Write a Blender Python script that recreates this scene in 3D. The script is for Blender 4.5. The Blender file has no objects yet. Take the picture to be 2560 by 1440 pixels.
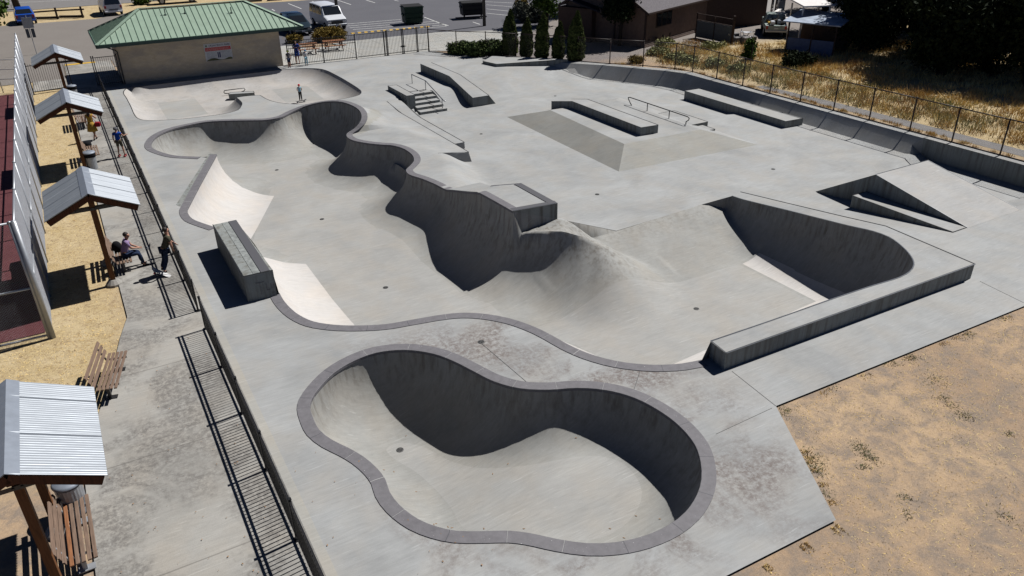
import bpy, math, random
import numpy as np
from math import radians, sin, cos, pi, hypot
from mathutils import Vector, Matrix
from mathutils.geometry import delaunay_2d_cdt
random.seed(7); rng = np.random.default_rng(7)
scene = bpy.context.scene
col = scene.collection

# ---------------------------------------------------------------- camera
H = 12.0; F = 1900.0; CX = 1280.0; CY = 720.0      # metres above the deck; focal length and centre of the 2560 px photograph
R = ((0.86564676, 0.24408401, -0.43712547), (-0.50050326, 0.40038719, -0.7675849), (-0.01233576, 0.88324011, 0.46875872))
cam = bpy.data.cameras.new('camera'); cam.sensor_width = 36; cam.lens = 36 * F / 2560; cam.clip_end = 1500; cam.clip_start = .1
co = bpy.data.objects.new('camera', cam); col.objects.link(co)
m = Matrix(R).to_4x4(); m.translation = (0, 0, H); co.matrix_world = m
scene.camera = co
# ---------------------------------------------------------------- sky, sun, exposure
EL = radians(52.3); SUN = Vector((1, .10, 0)).normalized() * cos(EL) + Vector((0, 0, sin(EL)))
w = bpy.data.worlds.new('World'); scene.world = w; w.use_nodes = True
sky = w.node_tree.nodes.new('ShaderNodeTexSky'); sky.sky_type = 'NISHITA'; sky.sun_disc = False
sky.sun_elevation = EL; sky.sun_rotation = math.atan2(SUN.x, SUN.y); sky.air_density = .25; sky.dust_density = .1; sky.ozone_density = 6
bg = w.node_tree.nodes['Background']; bg.inputs[1].default_value = .05
w.node_tree.links.new(sky.outputs[0], bg.inputs[0])
sl = bpy.data.lights.new('sun', 'SUN'); sl.energy = 4.8; sl.angle = radians(.5); sl.color = (1, .975, .94)
so = bpy.data.objects.new('sun', sl); col.objects.link(so); so.rotation_euler = SUN.to_track_quat('Z', 'Y').to_euler(); so.location = (30, 0, 40)
scene.view_settings.view_transform = 'Standard'; scene.view_settings.look = 'None'; scene.view_settings.exposure = 0.60   # the park is exposed for its grey concrete of albedo about 0.24; scene.view_settings.gamma = 1
scene.cycles.max_bounces = 6; scene.cycles.diffuse_bounces = 1

def at(px, py, z=0.0):
    """the point of the place at height z that the photograph shows at pixel px, py"""
    v = (px - CX, -(py - CY), -F)
    d = [sum(R[i][k] * v[k] for k in range(3)) for i in range(3)]
    t = (z - H) / d[2]
    return (d[0] * t, d[1] * t, z)
def at2(px, py, z=0.0): return at(px, py, z)[:2]

# ---------------------------------------------------------------- materials
ALB = .7        # all base colours below are scaled by this to real-world albedos
class NT:
    def __init__(s, name, rough=.8, spec=.3, metal=0):
        s.m = bpy.data.materials.new(name); s.m.use_nodes = True; s.t = s.m.node_tree; s.b = s.t.nodes['Principled BSDF']
        s.b.inputs['Roughness'].default_value = rough; s.b.inputs['Specular IOR Level'].default_value = spec; s.b.inputs['Metallic'].default_value = metal
        s.tc = s.t.nodes.new('ShaderNodeTexCoord')
    def link(s, a, b): s.t.links.new(a, b)
    def mapped(s, sc=(1, 1, 1), out='Object', rot=(0, 0, 0)):
        n = s.t.nodes.new('ShaderNodeMapping'); n.inputs['Scale'].default_value = sc; n.inputs['Rotation'].default_value = rot; s.link(s.tc.outputs[out], n.inputs[0]); return n.outputs[0]
    def noise(s, scale, detail=4, rough=.55, sc=(1, 1, 1), dist=0, out='Object', rot=(0, 0, 0)):
        n = s.t.nodes.new('ShaderNodeTexNoise'); n.inputs['Scale'].default_value = scale; n.inputs['Detail'].default_value = detail; n.inputs['Roughness'].default_value = rough; n.inputs['Distortion'].default_value = dist
        s.link(s.mapped(sc, out, rot), n.inputs['Vector']); return n.outputs['Fac']
    def ramp(s, fac, stops):
        n = s.t.nodes.new('ShaderNodeValToRGB'); e = n.color_ramp.elements
        while len(e) < len(stops): e.new(.5)
        for k, (p, c) in enumerate(stops):
            e[k].position = p; e[k].color = (*c, 1) if not isinstance(c, (int, float)) else (c, c, c, 1)
        s.link(fac, n.inputs[0]); return n.outputs[0]
    def mix(s, fac, a, b, mode='MIX'):
        n = s.t.nodes.new('ShaderNodeMix'); n.data_type = 'RGBA'; n.blend_type = mode
        for inp, v in ((n.inputs[0], fac), (n.inputs[6], a), (n.inputs[7], b)):
            if isinstance(v, (int, float)): inp.default_value = v if inp.name == 'Factor' else (v, v, v, 1)
            elif isinstance(v, tuple): inp.default_value = (*v, 1)
            else: s.link(v, inp)
        return n.outputs[2]
    def math(s, op, a, b=0.0, c=None):
        n = s.t.nodes.new('ShaderNodeMath'); n.operation = op
        for i, v in enumerate((a, b, c)):
            if v is None: continue
            if isinstance(v, (int, float)): n.inputs[i].default_value = v
            else: s.link(v, n.inputs[i])
        return n.outputs[0]
    def xyz(s, out='Object'):
        n = s.t.nodes.new('ShaderNodeSeparateXYZ'); s.link(s.tc.outputs[out], n.inputs[0]); return n.outputs
    def color(s, c):
        if isinstance(c, tuple): s.b.inputs['Base Color'].default_value = (*(v * ALB for v in c), 1)
        else: s.link(s.mix(1.0, c, (ALB, ALB, ALB), 'MULTIPLY'), s.b.inputs['Base Color'])
        return s
    def bump(s, fac, strength=.2, dist=.02):
        n = s.t.nodes.new('ShaderNodeBump'); n.inputs['Strength'].default_value = strength; n.inputs['Distance'].default_value = dist
        s.link(fac, n.inputs['Height']); s.link(n.outputs[0], s.b.inputs['Normal']); return s
    def rough(s, f): s.link(f, s.b.inputs['Roughness']); return s

def concrete(name, base, var=.12, stain=0.0, streak=0.0, joints=None, warm=(.30, .25, .19), zone=None, fine=.1):
    k = NT(name, .82, .25)
    c1 = tuple(v * (1 - var) for v in base); c2 = tuple(v * (1 + var) for v in base)
    n1 = k.noise(.35, 6, .6, dist=.6); n2 = k.noise(.9, 6, .55, sc=(1, .8, 1), rot=(0, 0, .4)); n3 = k.noise(45, 3, .7)
    c = k.mix(k.ramp(n1, [(.32, 0), (.68, 1)]), c1, c2)
    wc = (base[0] * 1.08, base[1] * 1.01, base[2] * .93)
    c = k.mix(k.math('MULTIPLY', k.ramp(n2, [(.42, 0), (.66, 1)]), .55), c, wc)
    g = k.ramp(n3, [(.25, 1 - fine), (.75, 1 + fine * .4)])
    c = k.mix(1.0, c, g, 'MULTIPLY')
    brush = k.noise(14, 5, .7, sc=(.12, 1.6, .6), dist=.4, rot=(0, 0, .15)); c = k.mix(1.0, c, k.ramp(brush, [(.3, .93), (.7, 1.04)]), 'MULTIPLY')
    swirl = k.noise(1.2, 3, .5, sc=(1, 6, 1), dist=1.5, rot=(0, 0, .7))
    c = k.mix(1.0, c, k.ramp(swirl, [(.3, .91), (.6, 1.0)]), 'MULTIPLY')
    scuff = k.noise(3.0, 2, .4, sc=(.5, 9, 1), dist=.8, rot=(0, 0, -.5))
    c = k.mix(k.math('MULTIPLY', k.ramp(scuff, [(.66, 0), (.74, 1)]), .34), c, tuple(min(1, v * 1.5) for v in base))
    if stain:
        s1 = k.noise(.42, 5, .62, dist=1.0); s2 = k.noise(7, 6, .8)
        f = k.math('MULTIPLY', k.ramp(s1, [(.43, 0), (.57, 1)]), k.ramp(s2, [(.38, 0), (.58, 1)]))
        if zone:
            x = k.xyz(); (x0, x1, y0, y1) = zone
            for ax, a, b in ((0, x0, x1), (1, y0, y1)):
                for sgn, e in ((1, a), (-1, b)):
                    g_ = k.math('MULTIPLY_ADD', x[ax], sgn * .5, -sgn * e * .5)
                    f = k.math('MULTIPLY', f, k.math('MINIMUM', k.math('MAXIMUM', g_, 0.0), 1.0))
        c = k.mix(k.math('MULTIPLY', f, stain), c, warm)
    if streak:
        st = k.noise(5.5, 5, .65, sc=(1, 1, .07), dist=.15); zz_ = k.xyz()[2]; zf_ = k.ramp(k.math('MULTIPLY_ADD', zz_, .8, 1.0), [(0, .12), (.9, 1)])
        c = k.mix(k.math('MULTIPLY', k.math('MULTIPLY', k.ramp(st, [(.46, 0), (.68, 1)]), zf_), streak), c, (base[0] * .42, base[1] * .36, base[2] * .3))
    if joints:
        x = k.xyz(); c0 = c
        for ax, off, step, wd in joints:
            fr = k.math('FRACT', k.math('MULTIPLY_ADD', x[ax], 1 / step, -off / step + 100))
            d = k.math('ABSOLUTE', k.math('SUBTRACT', fr, .5)); f = k.math('GREATER_THAN', d, .5 - wd / step)
            c = k.mix(k.math('MULTIPLY', f, .5), c, (.12, .11, .10))
    k.color(c); k.bump(k.noise(60, 4, .7), .12, .004)
    return k.m

def plain(name, c, rough=.6, spec=.4, metal=0, var=.12, scale=6, bump=0):
    k = NT(name, rough, spec, metal)
    n = k.noise(scale, 4, .6)
    k.color(k.mix(k.ramp(n, [(.3, 0), (.7, 1)]), tuple(v * (1 - var) for v in c), tuple(min(1, v * (1 + var)) for v in c)))
    if bump: k.bump(k.noise(scale * 8, 3, .6), bump, .005)
    return k.m
def wood(name, c, dark=.5, axis=(12, 12, 1.2)):
    k = NT(name, .75, .2)
    n = k.noise(2.5, 5, .65, sc=axis)
    k.color(k.mix(k.ramp(n, [(.3, 0), (.7, 1)]), tuple(v * dark for v in c), c)); k.bump(n, .3, .004)
    return k.m
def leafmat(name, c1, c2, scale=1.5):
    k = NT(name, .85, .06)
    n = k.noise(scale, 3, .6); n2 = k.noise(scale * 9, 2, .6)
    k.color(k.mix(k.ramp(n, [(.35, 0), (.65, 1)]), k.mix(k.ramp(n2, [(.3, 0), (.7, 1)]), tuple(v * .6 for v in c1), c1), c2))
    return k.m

CONC = (.356, .364, .364)
M = {}
M['conc'] = concrete('skate_concrete', CONC, .16, stain=.95, zone=(3, 14, 6.5, 19.5), warm=(.17, .145, .135))
M['bowl'] = concrete('bowl_concrete', (.335, .336, .322), .14, streak=.75)
M['floor'] = concrete('bowl_floor_concrete', (.365, .364, .352), .10)
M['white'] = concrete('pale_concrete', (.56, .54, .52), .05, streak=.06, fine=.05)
M['kids'] = concrete('pinkish_concrete', (.45, .435, .42), .09, stain=.6, warm=(.31, .30, .285), fine=.05)
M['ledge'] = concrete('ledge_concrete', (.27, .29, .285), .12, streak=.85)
M['shadec'] = concrete('shaded_bank_concrete', (.235, .235, .22), .16)  # darker deck concrete that puts shade into the colour of the funbox's left bank
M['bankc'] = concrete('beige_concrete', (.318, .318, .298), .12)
M['walk'] = concrete('walkway_concrete', (.37, .36, .335), .14, stain=.85, warm=(.15, .14, .13), joints=[(1, .70 + .06, 4.0, .018)], fine=.15)
M['street'] = concrete('driveway_concrete', (.42, .42, .40), .1, joints=[(0, 0, 3, .03), (1, 0, 3, .03)])
M['sand'] = concrete('strip_concrete', (.385, .38, .355), .1)
M['wedge'] = concrete('wedge_concrete', (.40, .40, .395), .1)

k = NT('coping_stone', .7, .3)
uvx = k.xyz('UV')
fr = k.math('FRACT', k.math('MULTIPLY', uvx[0], 1 / 1.22)); jd = k.math('GREATER_THAN', k.math('ABSOLUTE', k.math('SUBTRACT', fr, .5)), .493)
cell = k.math('FLOOR', k.math('MULTIPLY', uvx[0], 1 / 1.22)); wn = k.t.nodes.new('ShaderNodeTexWhiteNoise'); wn.noise_dimensions = '1D'; k.link(cell, wn.inputs['W'])
c = k.mix(k.ramp(k.noise(5, 6, .7), [(.3, 0), (.7, 1)]), (.125, .12, .13), (.18, .173, .187))
c = k.mix(k.math('MULTIPLY', wn.outputs[0], .15), c, (.22, .215, .22))
c = k.mix(k.ramp(k.noise(22, 3, .6), [(.70, 0), (.74, 1)]), c, (.5, .5, .5))
jc = k.mix(k.math('GREATER_THAN', wn.outputs[0], .72), (.09, .09, .10), (.38, .38, .37))
k.color(k.mix(jd, c, jc)); k.bump(k.noise(30, 4, .7), .2, .004); M['coping'] = k.m

# dry ground: tan dirt, straw and thatch, straw-yellow to the left of the walkway
k = NT('dry_ground', .95, .1)
n1 = k.noise(.16, 6, .62, dist=.8); n2 = k.noise(1.5, 8, .75, dist=.4); n3 = k.noise(24, 6, .8, sc=(1, 1, 1), dist=1.2); n4 = k.noise(5, 6, .8, dist=1)
dirt = k.mix(k.ramp(n1, [(.35, 0), (.65, 1)]), (.40, .285, .19), (.57, .415, .265))
dirt = k.mix(k.ramp(n2, [(.42, 0), (.6, 1)]), dirt, (.30, .24, .19))
dirt = k.mix(k.math('MULTIPLY', k.ramp(n4, [(.62, 0), (.70, 1)]), .55), dirt, (.22, .15, .085))
straw = k.mix(k.ramp(n2, [(.35, 0), (.65, 1)]), (.50, .38, .20), (.62, .50, .31))
straw = k.mix(k.ramp(n4, [(.5, 0), (.66, 1)]), straw, (.30, .21, .12))
x = k.xyz()
left = k.math('MULTIPLY', k.ramp(k.math('MULTIPLY_ADD', x[0], -.4, .6), [(0, 0), (1, 1)]), k.ramp(k.math('MULTIPLY_ADD', x[1], .5, -8.3), [(0, 0), (1, 1)]))
far = k.ramp(k.math('MULTIPLY_ADD', x[1], .25, -19), [(0, 0), (1, 1)])
right = k.ramp(k.math('MULTIPLY_ADD', x[0], .5, -19.2), [(0, 0), (1, 1)])
f = k.math('MAXIMUM', k.math('MAXIMUM', left, far), right)
grav = k.ramp(k.math('MULTIPLY', k.ramp(k.math('MULTIPLY_ADD', x[0], .3, -8.2), [(0, 0), (1, 1)]), k.ramp(k.math('MULTIPLY_ADD', x[1], .35, -16.2), [(0, 0), (1, 1)])), [(0, 0), (1, 1)])
c = k.mix(f, dirt, straw)
c = k.mix(k.math('MULTIPLY', grav, .85), c, k.mix(n3, (.16, .15, .16), (.30, .28, .28)))
c = k.mix(1.0, c, k.ramp(n3, [(.25, .62), (.7, 1.12)]), 'MULTIPLY')
k.color(c); k.bump(n3, .5, .03); M['ground'] = k.m

k = NT('asphalt', .9, .2)
x = k.xyz(); a1 = k.noise(.3, 5, .6); a2 = k.noise(70, 3, .7)
c = k.mix(k.ramp(k.math('MULTIPLY_ADD', x[0], .3, -3.5), [(0, 0), (1, 1)]), k.mix(a1, (.19, .17, .155), (.24, .22, .20)), k.mix(a1, (.10, .10, .115), (.135, .135, .15)))
k.color(k.mix(1.0, c, k.ramp(a2, [(.3, .8), (.7, 1.15)]), 'MULTIPLY')); k.bump(a2, .3, .006); M['asphalt'] = k.m
M['road'] = plain('road_asphalt', (.20, .19, .185), .9, .2, var=.1, scale=2)
M['paint'] = plain('road_paint', (.62, .62, .6), .7, .3, var=.25, scale=4)
M['ypaint'] = plain('yellow_paint', (.62, .38, .04), .7, .3)
M['court'] = plain('court_surface', (.135, .045, .05), .85, .2, var=.12, scale=1.5)
M['black'] = plain('black_iron', (.012, .012, .014), .45, .4)
M['brownpost'] = plain('brown_metal', (.035, .018, .014), .5, .4)
M['wire'] = plain('black_wire', (.02, .016, .015), .6, .3)
M['galv'] = plain('galvanised_steel', (.42, .44, .47), .45, .5, .5, .1, 9)
M['gwire'] = plain('galvanised_wire', (.50, .52, .56), .5, .5, .3)
M['screen'] = plain('faded_windscreen', (.16, .07, .07), .9, .1, var=.4, scale=3)
M['steel'] = plain('polished_steel', (.35, .36, .37), .28, .5, .9, .15, 20)
M['darksteel'] = plain('worn_dark_steel', (.06, .06, .062), .4, .5, .6)
M['timber'] = wood('stained_timber', (.12, .042, .018), .45)
M['post'] = wood('orange_timber_post', (.20, .085, .032), .5)
M['slat'] = wood('weathered_bench_slat', (.25, .17, .125), .55, (14, 1.2, 14))
M['slat2'] = wood('worn_orange_bench_slat', (.34, .15, .07), .5, (14, 1.2, 14))
k = NT('corrugated_roofing', .55, .4, .35); n = k.noise(1.6, 4, .6, sc=(1, 5, 1)); k.color(k.mix(n, (.27, .30, .335), (.40, .43, .47))); k.rough(k.ramp(n, [(.3, .45), (.7, .65)])); M['tin'] = k.m
M['flash'] = plain('ridge_flashing', (.25, .28, .33), .6, .4, .3, .08)
M['green'] = plain('green_metal_roof', (.29, .39, .30), .45, .5, .0, .08, 2)
M['dgreen'] = plain('dark_green_fascia', (.012, .05, .038), .45, .5)
k = NT('block_wall', .85, .2)
br = k.t.nodes.new('ShaderNodeTexBrick'); br.inputs['Scale'].default_value = 2.5; br.inputs['Mortar Size'].default_value = .012
br.inputs['Color1'].default_value = (.62, .51, .36, 1); br.inputs['Color2'].default_value = (.68, .57, .42, 1); br.inputs['Mortar'].default_value = (.53, .44, .32, 1); br.offset = .5
k.link(k.mapped((1, 1, 1), rot=(radians(90), 0, 0)), br.inputs['Vector'])
c = k.mix(k.math('MULTIPLY', k.ramp(k.noise(1.0, 5, .6, sc=(.6, 1, 1.6)), [(.45, 0), (.62, 1)]), .55), br.outputs['Color'], (.38, .35, .32))
k.color(c); M['block'] = k.m
M['rubber'] = plain('tyre_rubber', (.015, .015, .016), .8, .2)
M['glass'] = NT('dark_window_glass', .08, .6).color((.015, .018, .022)).m
M['chrome'] = plain('bright_metal', (.6, .6, .62), .2, .6, .9)
M['chalk'] = plain('white_car_paint', (.66, .68, .72), .3, .5, var=.03)
M['bluecar'] = plain('blue_car_paint', (.01, .07, .38), .3, .6, var=.05)
M['darkcar'] = plain('dark_teal_car_paint', (.018, .032, .045), .22, .7, var=.1)
M['blackcar'] = plain('black_car_paint', (.01, .01, .012), .25, .6)
M['pickup'] = plain('pale_green_car_paint', (.30, .36, .34), .5, .4)
M['redlamp'] = plain('red_tail_lamp', (.35, .01, .01), .3, .5)
M['bin'] = plain('dark_green_bin', (.006, .035, .02), .6, .3, var=.3)
M['tray'] = plain('dark_trailer', (.012, .012, .015), .6, .3)
M['siding'] = plain('brown_siding', (.20, .135, .105), .8, .2, var=.15, scale=3)
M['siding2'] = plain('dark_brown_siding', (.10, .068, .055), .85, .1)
M['stucco'] = plain('pale_siding', (.80, .77, .75), .85, .2)
M['shingle'] = plain('grey_shingles', (.15, .14, .15), .9, .1, var=.25, scale=9)
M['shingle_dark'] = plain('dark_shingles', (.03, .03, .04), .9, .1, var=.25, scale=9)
M['panel'] = plain('grey_board_panel', (.115, .13, .15), .85, .2)
M['trim'] = plain('dark_trim', (.05, .03, .025), .7, .3)
M['bark'] = wood('tree_bark', (.06, .045, .035), .5)
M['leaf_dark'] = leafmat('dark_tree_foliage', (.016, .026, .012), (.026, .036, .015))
M['leaf_cypress'] = leafmat('cypress_foliage', (.06, .09, .026), (.12, .14, .045), 3)
M['leaf_green'] = leafmat('green_tree_foliage', (.05, .10, .02), (.09, .14, .03))
M['leaf_bush'] = leafmat('shrub_foliage', (.055, .09, .028), (.10, .13, .045), 2)
M['leaf_gold'] = leafmat('golden_shrub_foliage', (.20, .15, .04), (.28, .20, .055), 2)
M['leaf_grey'] = leafmat('grey_shrub_foliage', (.10, .11, .09), (.14, .15, .12), 2)
M['straw'] = leafmat('dry_grass_blades', (.95, .62, .22), (1.0, .78, .36), .5)
M['rust'] = leafmat('rusty_grass_blades', (.50, .28, .11), (.66, .42, .18), .7)
M['sage'] = leafmat('sage_green_weed', (.34, .35, .17), (.46, .44, .22), 1)
M['weed'] = leafmat('low_weed_leaves', (.14, .15, .07), (.22, .20, .10), 2)
M['fallen'] = leafmat('fallen_leaves', (.40, .24, .13), (.30, .19, .11), 5)
M['skin'] = plain('skin', (.42, .22, .15), .6, .4, var=.05)
M['hair'] = plain('dark_hair', (.02, .013, .01), .6, .3)
M['drain'] = plain('drain_iron', (.10, .10, .10), .6, .4, .3)
def cloth(name, c): 
    M[name] = plain(name, c, .9, .1, var=.15, scale=12)
cloth('lavender_cloth', (.30, .22, .38)); cloth('denim', (.022, .035, .075)); cloth('khaki_cloth', (.085, .08, .055)); cloth('blue_cloth', (.012, .07, .38))
cloth('short_cloth', (.12, .11, .08)); cloth('yellow_dress_cloth', (.42, .26, .05)); cloth('red_bag', (.30, .02, .03)); cloth('black_cloth', (.012, .012, .015))
cloth('pale_blue_cloth', (.25, .45, .55)); cloth('white_cloth', (.6, .6, .6)); cloth('red_plastic', (.55, .015, .03)); cloth('lime_plastic', (.40, .55, .02))
cloth('blue_plastic', (.10, .28, .5)); cloth('grey_cloth', (.12, .12, .13))

# ---------------------------------------------------------------- helpers
def tag(o, label=None, cat=None, group=None, kind=None):
    if label: o['label'] = label
    if cat: o['category'] = cat
    if group: o['group'] = group
    if kind: o['kind'] = kind
    return o
def empty(name, loc=(0, 0, 0), label=None, cat=None, group=None, rz=0):
    o = bpy.data.objects.new(name, None); col.objects.link(o); o.location = loc; o.rotation_euler[2] = rz; o.empty_display_size = .2
    return tag(o, label, cat, group)
class MB:
    def __init__(s): s.v = []; s.f = []; s.mi = []; s.uv = None
    def quad(s, *pts, mi=0):
        n = len(s.v); s.v += [tuple(p) for p in pts]; s.f.append(tuple(range(n, n + len(pts)))); s.mi.append(mi); return s
    def hexa(s, p, mi=0):
        n = len(s.v); s.v += [tuple(q) for q in p]
        for a in ((3, 2, 1, 0), (4, 5, 6, 7), (0, 1, 5, 4), (1, 2, 6, 5), (2, 3, 7, 6), (3, 0, 4, 7)): s.f.append(tuple(n + i for i in a)); s.mi.append(mi)
        return s
    def box(s, x0, x1, y0, y1, z0, z1, mi=0): return s.hexa([(x0, y0, z0), (x1, y0, z0), (x1, y1, z0), (x0, y1, z0), (x0, y0, z1), (x1, y0, z1), (x1, y1, z1), (x0, y1, z1)], mi)
    def bevbox(s, x0, x1, y0, y1, z0, z1, b=.02, mi=0):
        P = lambda i, z: [(x0 + i, y0 + i, z), (x1 - i, y0 + i, z), (x1 - i, y1 - i, z), (x0 + i, y1 - i, z)]
        s.loft([P(b, z0), P(0, z0 + b), P(0, z1 - b), P(b, z1)], True, mi=mi); return s
    def prism(s, poly, z0, z1, mi=0):
        n = len(s.v); k = len(poly)
        g = (lambda z, i: z[i] if isinstance(z, (list, tuple)) else z)
        s.v += [(p[0], p[1], g(z0, i)) for i, p in enumerate(poly)] + [(p[0], p[1], g(z1, i)) for i, p in enumerate(poly)]
        s.f.append(tuple(n + i for i in range(k))[::-1]); s.f.append(tuple(n + k + i for i in range(k)))
        for i in range(k): s.f.append((n + i, n + (i + 1) % k, n + k + (i + 1) % k, n + k + i))
        s.mi += [mi] * (k + 2); return s
    def loft(s, rings, closed=True, caps=True, mi=0):
        n = len(s.v); k = len(rings[0])
        for r in rings: s.v += [tuple(p) for p in r]
        for a in range(len(rings) - 1):
            for i in range(k if closed else k - 1):
                j = (i + 1) % k; s.f.append((n + a * k + i, n + a * k + j, n + (a + 1) * k + j, n + (a + 1) * k + i)); s.mi.append(mi)
        if caps and closed:
            s.f.append(tuple(n + i for i in range(k))[::-1]); s.f.append(tuple(n + (len(rings) - 1) * k + i for i in range(k))); s.mi += [mi, mi]
        return s
    def tube(s, pts, r, k=8, mi=0, caps=True):
        pts = [Vector(p) for p in pts]; rings = []
        rr = r if isinstance(r, (list, tuple)) else [r] * len(pts)
        up = None
        for i, p in enumerate(pts):
            d = (pts[min(i + 1, len(pts) - 1)] - pts[max(i - 1, 0)]).normalized()
            if up is None: up = Vector((0, 0, 1)) if abs(d.z) < .9 else Vector((1, 0, 0))
            a = d.cross(up).normalized(); b = a.cross(d).normalized(); up = b
            rings.append([p + (a * cos(2 * pi * j / k) + b * sin(2 * pi * j / k)) * rr[i] for j in range(k)])
        return s.loft(rings, True, caps, mi)
    def bar(s, a, b, w, h=None, mi=0):
        a = Vector(a); b = Vector(b); d = (b - a).normalized(); h = h or w
        u = Vector((0, 0, 1)) if abs(d.z) < .95 else Vector((0, 1, 0))
        x = d.cross(u).normalized() * w / 2; y = x.cross(d).normalized() * h / 2
        return s.hexa([a - x - y, a + x - y, a + x + y, a - x + y, b - x - y, b + x - y, b + x + y, b - x + y], mi)
    def lathe(s, prof, c=(0, 0, 0), k=20, mi=0):
        return s.loft([[(c[0] + r * cos(2 * pi * j / k), c[1] + r * sin(2 * pi * j / k), c[2] + z) for j in range(k)] for r, z in prof], True, True, mi)
    def ell(s, c, r, k=12, n=8, mi=0):
        rings = []
        for i in range(n + 1):
            a = -pi / 2 + pi * i / n; q = max(cos(a), .02)
            rings.append([(c[0] + r[0] * q * cos(2 * pi * j / k), c[1] + r[1] * q * sin(2 * pi * j / k), c[2] + r[2] * sin(a)) for j in range(k)])
        return s.loft(rings, True, True, mi)
    def build(s, name, mats, parent=None, smooth=False, mat=None, angle=None):
        me = bpy.data.meshes.new(name)
        v = s.v
        if mat is not None: v = [mat @ Vector(p) for p in v]
        me.from_pydata([tuple(p) for p in v], [], s.f)
        if not isinstance(mats, (list, tuple)): mats = [mats]
        for q in mats: me.materials.append(q)
        if len(mats) > 1: me.polygons.foreach_set('material_index', s.mi)
        me.validate(); me.update()
        if smooth or angle: me.polygons.foreach_set('use_smooth', [True] * len(me.polygons))
        if angle: me.set_sharp_from_angle(angle=radians(angle))
        o = bpy.data.objects.new(name, me); col.objects.link(o)
        if parent: o.parent = parent
        return o
def copy_tree(o, parent=None):
    c = o.copy(); col.objects.link(c)
    if parent: c.parent = parent
    for ch in [x for x in bpy.data.objects if x.parent == o]: copy_tree(ch, c)
    return c
def rot_at(x, y, z, rz): return Matrix.Translation((x, y, z)) @ Matrix.Rotation(rz, 4, 'Z')
def catmull(P, step=.25, closed=False, sharp=()):
    """smooth curve through P; indices in sharp stay corners"""
    out = []; n = len(P); P = [np.array(p, float) for p in P]; rngi = n if closed else n - 1
    for i in range(rngi):
        p1 = P[i]; p2 = P[(i + 1) % n]
        p0 = P[i - 1] if (closed or i > 0) else p1; p3 = P[(i + 2) % n] if (closed or i + 2 < n) else p2
        if i in sharp: p0 = p1 - (p2 - p1)
        if (i + 1) % n in sharp: p3 = p2 + (p2 - p1)
        L = np.linalg.norm((p2 - p1)[:2]); m_ = max(2, int(L / step))
        def tj(a, b): return max(np.linalg.norm((b - a)[:2]), 1e-3) ** .5
        t0 = 0; t1 = tj(p0, p1); t2 = t1 + tj(p1, p2); t3 = t2 + tj(p2, p3)
        for q in range(m_):
            t = t1 + (t2 - t1) * q / m_
            A1 = (t1 - t) / (t1 - t0) * p0 + (t - t0) / (t1 - t0) * p1; A2 = (t2 - t) / (t2 - t1) * p1 + (t - t1) / (t2 - t1) * p2; A3 = (t3 - t) / (t3 - t2) * p2 + (t - t2) / (t3 - t2) * p3
            B1 = (t2 - t) / (t2 - t0) * A1 + (t - t0) / (t2 - t0) * A2; B2 = (t3 - t) / (t3 - t1) * A2 + (t - t1) / (t3 - t1) * A3
            out.append((t2 - t) / (t2 - t1) * B1 + (t - t1) / (t2 - t1) * B2)
    if not closed: out.append(P[-1])
    return np.array(out)
def inside(poly, pts):
    poly = np.asarray(poly)[:, :2]; x = pts[:, 0]; y = pts[:, 1]; r = np.zeros(len(pts), bool)
    for i in range(len(poly)):
        x0, y0 = poly[i - 1]; x1, y1 = poly[i]
        if y0 == y1: continue
        c_ = ((y0 > y) != (y1 > y)) & (x < (x1 - x0) * (y - y0) / (y1 - y0) + x0)
        r ^= c_
    return r
def seg_dist(segs, pts, val=None):
    """distance from pts to the nearest of segs (x0,y0,x1,y1) and the value interpolated there"""
    best = np.full(len(pts), 1e9); bv = np.zeros(len(pts))
    for i, (x0, y0, x1, y1) in enumerate(segs):
        dx, dy = x1 - x0, y1 - y0; L = dx * dx + dy * dy + 1e-12
        t = np.clip(((pts[:, 0] - x0) * dx + (pts[:, 1] - y0) * dy) / L, 0, 1)
        d = np.hypot(pts[:, 0] - x0 - t * dx, pts[:, 1] - y0 - t * dy); m_ = d < best; best[m_] = d[m_]
        if val is not None: bv[m_] = (val[i][0] + (val[i][1] - val[i][0]) * t)[m_]
    return best, bv
def poly_segs(P, closed=True):
    P = np.asarray(P); n = len(P)
    return [(P[i][0], P[i][1], P[(i + 1) % n][0], P[(i + 1) % n][1]) for i in range(n if closed else n - 1)]
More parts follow.
